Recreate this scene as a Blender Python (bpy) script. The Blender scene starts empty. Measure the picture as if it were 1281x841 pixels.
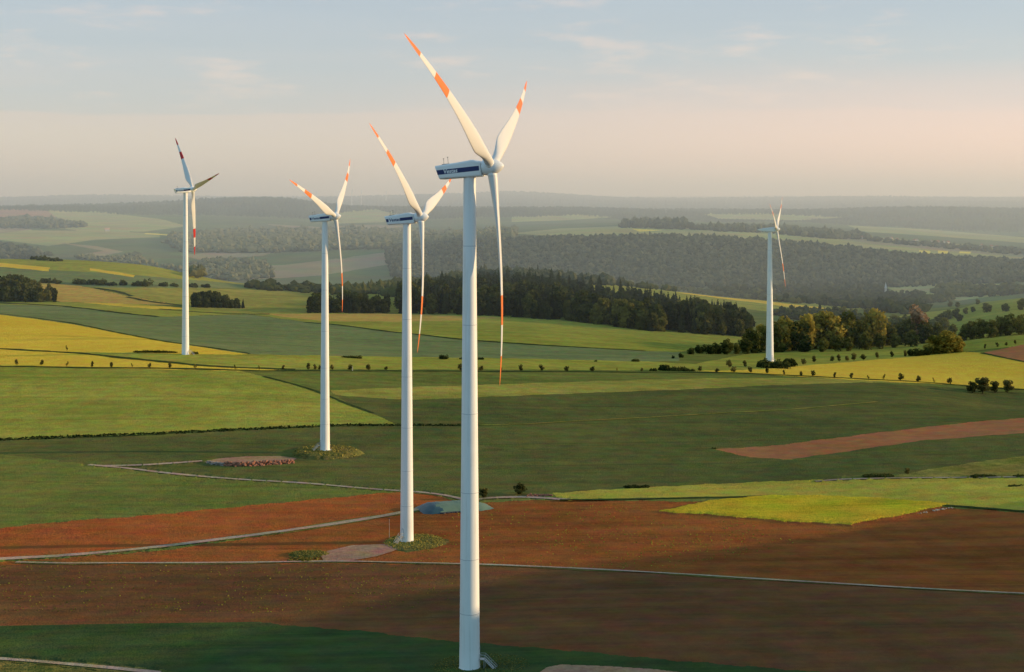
import bpy, bmesh, math, random
import numpy as np
from mathutils import Vector, Matrix

random.seed(7)
rng = np.random.default_rng(11)
SC = bpy.context.scene
COL = SC.collection
R_ = math.radians
F = 1779.0            # focal length in photo pixels
CX, HY = 640.5, 245.0  # principal column and horizon row of the photo
ZC = 110.0            # eye height above the datum

SUN_EL, SUN_AZ = R_(9.3), R_(86)   # azimuth clockwise from +Y

# ------------------------------------------------------------------ helpers
def mesh_obj(name, verts, faces, mats=(), parent=None, mat_idx=None, smooth=False, shade=None):
    me = bpy.data.meshes.new(name)
    verts = np.asarray(verts, dtype=np.float32).reshape(-1, 3)
    if isinstance(faces, np.ndarray):
        n, k = faces.shape
        me.vertices.add(len(verts)); me.vertices.foreach_set('co', verts.ravel())
        me.loops.add(n * k); me.loops.foreach_set('vertex_index', faces.astype(np.int32).ravel())
        me.polygons.add(n)
        me.polygons.foreach_set('loop_start', np.arange(0, n * k, k, dtype=np.int32))
        me.update(calc_edges=True)
    else:
        me.from_pydata([tuple(v) for v in verts], [], faces)
    for m in (mats if isinstance(mats, (list, tuple)) else [mats]):
        me.materials.append(m)
    if mat_idx is not None:
        me.polygons.foreach_set('material_index', np.asarray(mat_idx, dtype=np.int32))
    me.polygons.foreach_set('use_smooth', np.full(len(me.polygons), bool(smooth)))
    if shade is not None:
        a = me.attributes.new('shade', 'FLOAT', 'POINT'); a.data.foreach_set('value', np.asarray(shade, dtype=np.float32))
    me.update()
    o = bpy.data.objects.new(name, me); COL.objects.link(o)
    if parent is not None: o.parent = parent
    return o

def tag(o, label=None, cat=None, group=None, kind=None):
    if label: o['label'] = label
    if cat: o['category'] = cat
    if group: o['group'] = group
    if kind: o['kind'] = kind
    return o

def empty(name, loc, rz=0.0, s=1.0):
    o = bpy.data.objects.new(name, None); COL.objects.link(o)
    o.location = loc; o.rotation_euler = (0, 0, rz); o.scale = (s, s, s) if not isinstance(s, tuple) else s
    o.empty_display_size = 0.5
    return o

class MB:
    """collects shapes that become one mesh"""
    def __init__(s): s.v = []; s.f = []; s.m = []
    def add(s, v, f, m=0):
        b = len(s.v); s.v += [tuple(p) for p in v]; s.f += [tuple(i + b for i in q) for q in f]; s.m += [m] * len(f)
    def box(s, c, d, rot=None, m=0):
        x, y, z = d[0] / 2, d[1] / 2, d[2] / 2
        P = [Vector((a * x, b * y, e * z)) for a in (-1, 1) for b in (-1, 1) for e in (-1, 1)]
        if rot is not None: P = [rot @ p for p in P]
        s.add([p + Vector(c) for p in P], [(0, 1, 3, 2), (4, 6, 7, 5), (0, 4, 5, 1), (2, 3, 7, 6), (0, 2, 6, 4), (1, 5, 7, 3)], m)
    def tube(s, a, b, r0, r1=None, n=8, m=0, cap=True):
        a, b = Vector(a), Vector(b); r1 = r0 if r1 is None else r1
        d = (b - a).normalized(); u = d.orthogonal().normalized(); w = d.cross(u)
        v = []
        for p, r in ((a, r0), (b, r1)):
            for i in range(n):
                t = 2 * math.pi * i / n; v.append(p + (u * math.cos(t) + w * math.sin(t)) * r)
        f = [(i, (i + 1) % n, n + (i + 1) % n, n + i) for i in range(n)]
        if cap: f += [tuple(range(n))[::-1], tuple(range(n, 2 * n))]
        s.add(v, f, m)
    def loft(s, rings, m=0, cap=True):
        n = len(rings[0]); v = [p for r in rings for p in r]; f = []
        for k in range(len(rings) - 1):
            for i in range(n): f.append((k * n + i, k * n + (i + 1) % n, (k + 1) * n + (i + 1) % n, (k + 1) * n + i))
        if cap: f += [tuple(range(n))[::-1], tuple(range((len(rings) - 1) * n, len(rings) * n))]
        ms = m if isinstance(m, list) else [m] * len(f)
        b = len(s.v); s.v += [tuple(p) for p in v]; s.f += [tuple(i + b for i in q) for q in f]; s.m += ms
    def build(s, name, mats, parent=None, smooth=False, autos=None):
        o = mesh_obj(name, s.v, s.f, mats, parent, s.m, smooth)
        if autos is not None:
            o.data.set_sharp_from_angle(angle=R_(autos))
        return o

# ------------------------------------------------------------------ materials
def new_mat(name):
    m = bpy.data.materials.new(name); m.use_nodes = True
    nt = m.node_tree
    for n in list(nt.nodes): nt.nodes.remove(n)
    out = nt.nodes.new('ShaderNodeOutputMaterial')
    return m, nt, out
def N(nt, t, **k):
    n = nt.nodes.new(t)
    for a, b in k.items():
        if a == 'op': n.operation = b
        elif a == 'inp':
            for i, v in b.items(): n.inputs[i].default_value = v
        else: setattr(n, a, b)
    return n
def L(nt, a, b): nt.links.new(a, b)
def rgba(c): return (c[0], c[1], c[2], 1.0)
def srgb(r, g, b):
    f = lambda c: (c / 255 / 12.92) if c / 255 <= .04045 else ((c / 255 + .055) / 1.055) ** 2.4
    return (f(r), f(g), f(b))

def math_node(nt, op, a, b=None, clamp=False):
    n = nt.nodes.new('ShaderNodeMath'); n.operation = op; n.use_clamp = clamp
    for i, v in enumerate((a, b)):
        if v is None: continue
        if isinstance(v, (int, float)): n.inputs[i].default_value = v
        else: nt.links.new(v, n.inputs[i])
    return n.outputs[0]

def noise(nt, vec, scale, detail=3.0, rough=.55):
    n = nt.nodes.new('ShaderNodeTexNoise'); n.inputs['Scale'].default_value = scale
    n.inputs['Detail'].default_value = detail; n.inputs['Roughness'].default_value = rough
    nt.links.new(vec, n.inputs['Vector']); return n.outputs['Fac']

def field_mat(name, c1, c2, ang=0., row=2.5, big=.5, mid=.5, streak=.6, fine=.6, fscale=.7, bump=.7, weeds=None, wthr=.64, tram=0., bigs=.012):
    m, nt, out = new_mat(name)
    geo = N(nt, 'ShaderNodeNewGeometry'); P = geo.outputs['Position']
    mp = N(nt, 'ShaderNodeMapping'); L(nt, P, mp.inputs[0])
    mp.inputs['Rotation'].default_value = (0, 0, R_(ang)); mp.inputs['Scale'].default_value = (.012, 1.0 / row, .0)
    nb = noise(nt, P, bigs, 4); nm = noise(nt, P, .07, 4); nf = noise(nt, P, fscale, 5, .65); ns0 = noise(nt, mp.outputs[0], 1.0, 4, .7)
    mp4 = N(nt, 'ShaderNodeMapping'); L(nt, P, mp4.inputs[0]); mp4.inputs['Rotation'].default_value = (0, 0, R_(ang + 3)); mp4.inputs['Scale'].default_value = (.004, .22 / row, 0)
    ns = math_node(nt, 'ADD', math_node(nt, 'MULTIPLY', ns0, .5), math_node(nt, 'MULTIPLY', noise(nt, mp4.outputs[0], 1.0, 3, .6), .5))
    acc = None
    for s, a in ((nb, big), (nm, mid), (nf, fine), (ns, streak)):
        t = math_node(nt, 'MULTIPLY', math_node(nt, 'SUBTRACT', s, .5), a * 2.6)
        acc = t if acc is None else math_node(nt, 'ADD', acc, t)
    fac = math_node(nt, 'ADD', acc, .5, True)
    mx = N(nt, 'ShaderNodeMix', data_type='RGBA'); L(nt, fac, mx.inputs[0])
    mx.inputs[6].default_value = rgba(c1); mx.inputs[7].default_value = rgba(c2)
    colr = mx.outputs[2]
    if tram:      # pairs of wheel tracks left by the sprayer
        mp2 = N(nt, 'ShaderNodeMapping'); L(nt, P, mp2.inputs[0]); mp2.inputs['Rotation'].default_value = (0, 0, R_(ang))
        sp = N(nt, 'ShaderNodeSeparateXYZ'); L(nt, mp2.outputs[0], sp.inputs[0])
        fr = math_node(nt, 'PINGPONG', math_node(nt, 'DIVIDE', sp.outputs[1], tram), 1.0)
        on = math_node(nt, 'LESS_THAN', fr, .05)
        mt = N(nt, 'ShaderNodeMix', data_type='RGBA'); L(nt, math_node(nt, 'MULTIPLY', on, .2), mt.inputs[0]); L(nt, colr, mt.inputs[6])
        mt.inputs[7].default_value = rgba([c * .45 for c in c1]); colr = mt.outputs[2]
    if weeds is not None:
        w1 = noise(nt, P, .45, 2); w2 = noise(nt, P, .02, 3)
        wa = math_node(nt, 'ADD', w1, math_node(nt, 'MULTIPLY', math_node(nt, 'SUBTRACT', w2, .5), .5))
        wf = math_node(nt, 'MULTIPLY', math_node(nt, 'SUBTRACT', wa, wthr), 9.0, True)
        m2 = N(nt, 'ShaderNodeMix', data_type='RGBA'); L(nt, math_node(nt, 'MULTIPLY', wf, .7), m2.inputs[0]); L(nt, colr, m2.inputs[6])
        m2.inputs[7].default_value = rgba(weeds); colr = m2.outputs[2]
    hn = nt.nodes.new('ShaderNodeTexNoise'); hn.inputs['Scale'].default_value = fscale * .22; hn.inputs['Detail'].default_value = 3; hn.inputs['Roughness'].default_value = .5; L(nt, P, hn.inputs['Vector'])
    ho = N(nt, 'ShaderNodeMix', data_type='RGBA', blend_type='OVERLAY'); ho.inputs[0].default_value = .4; L(nt, colr, ho.inputs[6]); L(nt, hn.outputs['Color'], ho.inputs[7]); colr = ho.outputs[2]
    bs = N(nt, 'ShaderNodeBsdfDiffuse'); L(nt, colr, bs.inputs['Color']); bs.inputs['Roughness'].default_value = .6
    if bump:      # upright stems and clods: normals scattered at stem scale
        tn = nt.nodes.new('ShaderNodeTexNoise'); tn.inputs['Scale'].default_value = 3.2; tn.inputs['Detail'].default_value = 1; L(nt, P, tn.inputs['Vector'])
        va = N(nt, 'ShaderNodeVectorMath', operation='SUBTRACT'); L(nt, tn.outputs['Color'], va.inputs[0]); va.inputs[1].default_value = (.5, .5, .5)
        vs = N(nt, 'ShaderNodeVectorMath', operation='MULTIPLY'); L(nt, va.outputs[0], vs.inputs[0]); vs.inputs[1].default_value = (bump * 4, bump * 4, bump * .6)
        vb = N(nt, 'ShaderNodeVectorMath', operation='ADD'); L(nt, vs.outputs[0], vb.inputs[0]); L(nt, geo.outputs['Normal'], vb.inputs[1])
        vn = N(nt, 'ShaderNodeVectorMath', operation='NORMALIZE'); L(nt, vb.outputs[0], vn.inputs[0]); L(nt, vn.outputs[0], bs.inputs['Normal'])
    L(nt, bs.outputs[0], out.inputs[0])
    return m

def plain_mat(name, c, rough=.5, spec=.3, var=.12, nscale=.6, metallic=0.):
    m, nt, out = new_mat(name)
    geo = N(nt, 'ShaderNodeNewGeometry'); n1 = noise(nt, geo.outputs['Position'], nscale, 5)
    mx = N(nt, 'ShaderNodeMix', data_type='RGBA'); L(nt, n1, mx.inputs[0])
    mx.inputs[6].default_value = rgba([x * (1 - var) for x in c]); mx.inputs[7].default_value = rgba([min(1, x * (1 + var)) for x in c])
    b = N(nt, 'ShaderNodeBsdfPrincipled'); L(nt, mx.outputs[2], b.inputs['Base Color'])
    b.inputs['Roughness'].default_value = rough; b.inputs['Specular IOR Level'].default_value = spec; b.inputs['Metallic'].default_value = metallic
    L(nt, b.outputs[0], out.inputs[0]); return m

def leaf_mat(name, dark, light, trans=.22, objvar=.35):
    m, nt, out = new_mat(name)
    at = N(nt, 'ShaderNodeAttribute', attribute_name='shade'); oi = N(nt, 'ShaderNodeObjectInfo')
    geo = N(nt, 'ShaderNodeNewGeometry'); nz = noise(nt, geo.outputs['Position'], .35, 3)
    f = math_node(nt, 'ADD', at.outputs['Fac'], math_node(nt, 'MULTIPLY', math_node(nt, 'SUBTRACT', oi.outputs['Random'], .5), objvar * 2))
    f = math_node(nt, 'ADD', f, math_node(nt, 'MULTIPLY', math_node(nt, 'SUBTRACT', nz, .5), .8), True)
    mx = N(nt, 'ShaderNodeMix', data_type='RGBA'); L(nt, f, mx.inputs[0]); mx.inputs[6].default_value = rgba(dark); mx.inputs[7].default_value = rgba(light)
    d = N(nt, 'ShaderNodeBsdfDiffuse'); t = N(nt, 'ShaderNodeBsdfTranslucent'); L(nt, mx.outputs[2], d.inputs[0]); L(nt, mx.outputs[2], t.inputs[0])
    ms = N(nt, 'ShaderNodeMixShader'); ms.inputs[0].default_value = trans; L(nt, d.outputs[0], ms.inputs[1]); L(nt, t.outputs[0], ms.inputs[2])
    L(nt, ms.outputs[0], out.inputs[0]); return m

# ------------------------------------------------------------------ terrain
PXA = np.array([-1400, -300, 0, 160, 320, 480, 640, 800, 960, 1120, 1281, 1600, 3000], float)
# (distance, photo row of the ground) at every anchor column; one line per feature running across the land
def rowz(Y, z): return [(Y, HY - F * v / Y) for v in z]
KN = []
KN.append(rowz(40, [-90] * 13))
KN.append(rowz(150, [-93, -93, -93, -93, -92, -92, -91, -91, -90, -90, -90, -89, -86]))
KN.append(rowz(284, [-98, -97, -96.5, -96, -95.5, -95, -94.2, -93.5, -93, -92.5, -92, -91, -86]))
KN.append(rowz(437, [-108, -108, -107.5, -107.2, -107, -106.7, -106.2, -105.5, -105, -104.5, -104, -101, -95]))
KN.append(rowz(601, [-104, -107, -108.5, -109.5, -110.3, -111, -111, -110.3, -109.3, -107.5, -105, -100, -94]))
KN.append([(859, y) for y in (425, 438, 442, 443, 448, 456, 462, 468, 473, 479, 489, 480, 460)])
KN.append([(1100, y) for y in (380, 395, 400, 409, 418, 426, 431, 435, 441, 441, 430, 420, 400)])
KN.append([(1350, y) for y in (360, 375, 379, 381, 388, 392, 396, 408, 424, 427, 407, 395, 380)])
KN.append([(1700, y) for y in (310, 320, 324, 330, 358, 364, 359, 372, 395, 397, 378, 360, 350)])
KN.append([(2050, y) for y in (330, 350, 358, 362, 364, 358, 345, 361, 377, 386, 374, 362, 350)])
KN.append([(2350, y) for y in (340, 360, 366, 368, 368, 367, 371, 378, 380, 379, 376, 362, 350)])
KN.append([(2750, y) for y in (335, 340, 343, 346, 350, 350, 354, 360, 363, 361, 354, 350, 345)])
KN.append([(3150, y) for y in (310, 317, 320, 324, 329, 324, 303, 299, 303, 315, 326, 330, 330)])
KN.append([(3700, y) for y in (295, 300, 302, 303, 306, 304, 291, 287, 291, 302, 314, 318, 318)])
KN.append([(4500, y) for y in (280, 282, 284, 287, 290, 290, 285, 282, 285, 292, 303, 306, 306)])
KN.append([(5500, y) for y in (266, 267, 268, 271, 274, 277, 275, 277, 278, 286, 294, 296, 296)])
KN.append([(7000, y) for y in (258, 259, 259, 256, 247, 258, 258, 261, 263, 259, 261, 261, 261)])
KN.append([(9000, y) for y in (262, 262, 262, 261, 259, 262, 262, 262, 263, 261, 262, 262, 262)])
KN.append([(14500, y) for y in (247, 247, 247, 244, 246, 245, 242, 247, 246, 245, 246, 246, 246)])
KN.append([(19000, y) for y in (251, 251, 251, 250, 251, 250, 249, 250, 250, 249, 250, 250, 250)])
KN.append([(27000, y) for y in (247, 247, 246, 246, 245, 245, 245, 245, 245, 246, 246, 246, 246)])
KN.append([(60000, y) for y in [248] * 13])
KN = np.array(KN)

def pchip(x, y, xq):
    """monotone cubic through (x, y); y may have trailing columns"""
    x = np.asarray(x, float); y = np.asarray(y, float)
    h = np.diff(x); d = np.diff(y, axis=0) / (h[:, None] if y.ndim > 1 else h)
    m = np.zeros_like(y); hh = h[:, None] if y.ndim > 1 else h
    w1 = 2 * hh[1:] + hh[:-1]; w2 = hh[1:] + 2 * hh[:-1]
    ok = d[1:] * d[:-1] > 0
    with np.errstate(divide='ignore', invalid='ignore'):
        mm = (w1 + w2) / (w1 / d[:-1] + w2 / d[1:])
    m[1:-1] = np.where(ok, mm, 0); m[0] = d[0]; m[-1] = d[-1]
    i = np.clip(np.searchsorted(x, xq) - 1, 0, len(x) - 2)
    t = (xq - x[i]) / h[i]; hi = h[i]
    if y.ndim > 1: t = t[:, None]; hi = hi[:, None]
    return ((1 + 2 * t) * (1 - t) ** 2) * y[i] + t * (1 - t) ** 2 * hi * m[i] + t * t * (3 - 2 * t) * y[i + 1] + t * t * (t - 1) * hi * m[i + 1]

def vnoise(x, y, s, seed):
    """smooth value noise"""
    r = np.random.default_rng(seed).random((257, 257)); x = x / s; y = y / s
    xi = np.floor(x).astype(int); yi = np.floor(y).astype(int); fx = x - xi; fy = y - yi
    fx = fx * fx * (3 - 2 * fx); fy = fy * fy * (3 - 2 * fy)
    g = lambda a, b: r[a % 257, b % 257]
    return (g(xi, yi) * (1 - fx) + g(xi + 1, yi) * fx) * (1 - fy) + (g(xi, yi + 1) * (1 - fx) + g(xi + 1, yi + 1) * fx) * fy - .5

US = np.concatenate([np.linspace(-1400, -300, 60)[:-1], np.linspace(-300, -30, 60)[:-1], np.linspace(-30, 1311, 1150), np.linspace(1311, 1600, 70)[1:], np.linspace(1600, 3000, 110)[1:]])
_kY = KN[:, :, 0]; _kZ = (HY - KN[:, :, 1]) / F * _kY
KU = np.stack([pchip(PXA, _kZ[k], US) for k in range(len(KN))])      # knots x columns
KY = _kY[:, 0]
# rows: as dense as the picture needs
_Yf = np.geomspace(60, 60000, 9000)
_Zf = pchip(np.log(KY), KU[:, ::90], np.log(_Yf))
_py = HY - F * _Zf / _Yf[:, None]
_d = np.abs(np.diff(_py, axis=0)); _d[_Yf[1:] < 200] *= .1
_m = np.concatenate([[0], np.cumsum(_d.max(1) * .75 + .25 * _d.mean(1) + .012)])
ROWS = np.interp(np.linspace(0, _m[-1], 1150), _m, _Yf)
H = pchip(np.log(KY), KU, np.log(ROWS))                              # rows x columns
GX = (US[None, :] - CX) / F * ROWS[:, None]; GY = np.repeat(ROWS[:, None], len(US), 1)
amp = np.clip((ROWS - 200) / 400, .15, 1)[:, None]
H = H + amp * (4.6 * vnoise(GX, GY, 190, 1) + 1.2 * vnoise(GX, GY, 75, 2)) + np.clip((GY - 2200) / 3000, 0, 1) * 14 * vnoise(GX, GY, 420, 3) * np.clip((9000 - GY) / 3000, 0, 1)
H += np.clip((GY - 4800) / 1500, 0, 1) * (20 * vnoise(GX, GY, 1100, 5) + 9 * vnoise(GX, GY, 420, 6)) + np.clip((GY - 11000) / 2500, 0, 1) * 34 * vnoise(GX, GY * .3, 2300, 7)
# unseen rise right of the view, added and shaped to shade the near fields
SHADE_HILL = np.interp(GY, [60, 120, 200, 284, 325, 374, 422, 451, 500, 570], [0, 20, 50, 54, 51, 46, 36, 24, 9, 0]) * np.exp(-((GX - 278) / 60.) ** 2)
H += SHADE_HILL
PYG = HY - F * H / GY
H0 = H.copy(); PYG0 = PYG.copy()

def terr(x, y):
    """ground height (camera relative) at a point; works on arrays"""
    x = np.asarray(x, float); y = np.maximum(np.asarray(y, float), 61)
    u = x / y * F + CX
    ci = np.clip(np.interp(u, US, np.arange(len(US))), 0, len(US) - 1.001); ri = np.clip(np.interp(y, ROWS, np.arange(len(ROWS))), 0, len(ROWS) - 1.001)
    a = ci.astype(int); b = ri.astype(int); fa = ci - a; fb = ri - b
    return (H0[b, a] * (1 - fa) + H0[b, a + 1] * fa) * (1 - fb) + (H0[b + 1, a] * (1 - fa) + H0[b + 1, a + 1] * fa) * fb

def ground(px, py):
    """first ground point met by the sight line through a photo pixel"""
    ci = np.interp(px, US, np.arange(len(US))); a = int(min(ci, len(US) - 2)); fa = ci - a
    prof = PYG0[:, a] * (1 - fa) + PYG0[:, a + 1] * fa
    k = np.argmax(prof <= py)
    if prof[k] > py: k = len(ROWS) - 1
    if k == 0: Y = ROWS[0]
    else:
        t = (prof[k - 1] - py) / max(1e-9, prof[k - 1] - prof[k]); Y = ROWS[k - 1] + t * (ROWS[k] - ROWS[k - 1])
    X = (px - CX) / F * Y
    return float(X), float(Y), float(terr(X, Y)) + ZC
def at(px, Y):
    X = (px - CX) / F * Y
    return float(X), float(Y), float(terr(X, Y)) + ZC

# ------------------------------------------------------------------ fields: (name, label, material, crop height, outline in photo pixels, nearest, farthest)
G = {}
def gm(k, *a, **kw): G[k] = field_mat(k, *a, **kw)
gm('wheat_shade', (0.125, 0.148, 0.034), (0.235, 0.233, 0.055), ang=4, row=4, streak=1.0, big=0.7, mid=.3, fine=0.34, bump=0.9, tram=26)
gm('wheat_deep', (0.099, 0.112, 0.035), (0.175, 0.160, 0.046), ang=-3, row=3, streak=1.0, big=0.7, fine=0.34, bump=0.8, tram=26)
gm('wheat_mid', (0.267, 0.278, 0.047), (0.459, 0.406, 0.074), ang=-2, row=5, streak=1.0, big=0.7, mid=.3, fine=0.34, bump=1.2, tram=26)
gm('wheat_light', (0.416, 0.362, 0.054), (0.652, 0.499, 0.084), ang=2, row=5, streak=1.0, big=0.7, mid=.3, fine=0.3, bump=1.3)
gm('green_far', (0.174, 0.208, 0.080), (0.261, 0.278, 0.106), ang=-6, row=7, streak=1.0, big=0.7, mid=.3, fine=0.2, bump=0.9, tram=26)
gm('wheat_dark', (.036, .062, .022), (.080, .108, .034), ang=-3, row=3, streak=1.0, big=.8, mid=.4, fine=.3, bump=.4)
gm('barley', (0.832, 0.525, 0.060), (0.950, 0.687, 0.090), ang=-4, row=6, streak=.45, big=.4, mid=.25, fine=.45, bump=2.0)
gm('rape', (0.476, 0.388, 0.027), (0.828, 0.562, 0.041), ang=10, row=3, streak=0.9, big=.4, mid=.6, fine=0.4, fscale=.35, bump=1.6)
gm('ochre', (0.442, 0.276, 0.065), (0.624, 0.396, 0.095), ang=-8, row=8, streak=.8, big=.5, mid=.3, fine=.5)
gm('olive', (0.280, 0.258, 0.050), (0.443, 0.363, 0.078), ang=2, row=4, streak=1.0, big=0.7, mid=.6, fine=0.3, bump=1.1)
gm('soil', (0.212, 0.072, 0.022), (0.424, 0.135, 0.037), ang=3, row=2.2, streak=0.9, big=0.7, mid=0.3, fine=0.3, weeds=(.24, .21, .05), wthr=0.78, bump=0.7)
gm('soil_near', (0.117, 0.060, 0.026), (0.245, 0.101, 0.040), ang=-6, row=2.5, streak=0.8, big=0.7, mid=0.3, fine=0.3, weeds=(.20, .18, .05), wthr=0.8, bump=.45)
gm('soil_red', (0.312, 0.089, 0.028), (0.440, 0.131, 0.037), ang=8, row=3, streak=1.2, big=0.7, mid=0.3, fine=0.3, weeds=(.28, .22, .06), wthr=.76, bump=0.7)
gm('soil_pale', (0.367, 0.142, 0.057), (0.479, 0.189, 0.080), ang=14, row=6, streak=.7, big=.5, mid=.2, fine=.3, bump=.4)
gm('track', (0.324, 0.225, 0.149), (0.540, 0.390, 0.270), row=1, streak=.3, fine=.9, mid=.6, bump=.3)
gm('gravel', (0.307, 0.167, 0.099), (0.461, 0.269, 0.165), row=2, streak=.2, fine=.9, mid=.6, bump=.3)
gm('verge', (.085, .095, .026), (.26, .20, .06), row=1.2, streak=.2, mid=.7, fine=1.0, fscale=.5, bump=.8)
gm('rough', (0.169, 0.168, 0.034), (0.377, 0.288, 0.065), row=3, streak=.2, mid=.8, fine=.9, fscale=.3, bump=.8)
gm('dark_verge', (.030, .046, .018), (.085, .098, .030), row=1.2, streak=.2, mid=.7, fine=1.0, fscale=.6, bump=.5)
gm('far_green', (.095, .130, .055), (.165, .180, .075), ang=20, row=25, streak=.5, big=.9, mid=.2, fine=.1, fscale=.05, bump=.4, bigs=.004)
gm('far_pale', (0.304, 0.296, 0.110), (0.430, 0.382, 0.150), ang=10, row=30, streak=.5, big=.7, mid=.2, fine=.1, fscale=.05, bump=.4, bigs=.004)
gm('far_tan', (.28, .21, .12), (.36, .28, .165), ang=-14, row=30, streak=.5, big=.7, mid=.2, fine=.1, fscale=.05, bump=.4, bigs=.004)
gm('far_red', (.32, .17, .115), (.40, .22, .15), ang=10, row=30, streak=.5, big=.6, mid=.2, fine=.1, fscale=.05, bump=.4, bigs=.004)
gm('far_yellow', (0.759, 0.575, 0.080), (0.920, 0.736, 0.120), ang=10, row=30, streak=.5, big=.4, mid=.2, fine=.1, fscale=.05, bump=1.)
gm('far_wood', (.022, .032, .014), (.100, .105, .045), ang=0, row=60, streak=.2, big=.5, mid=.5, fine=1.2, fscale=.03, bump=.4, bigs=.006)

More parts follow.
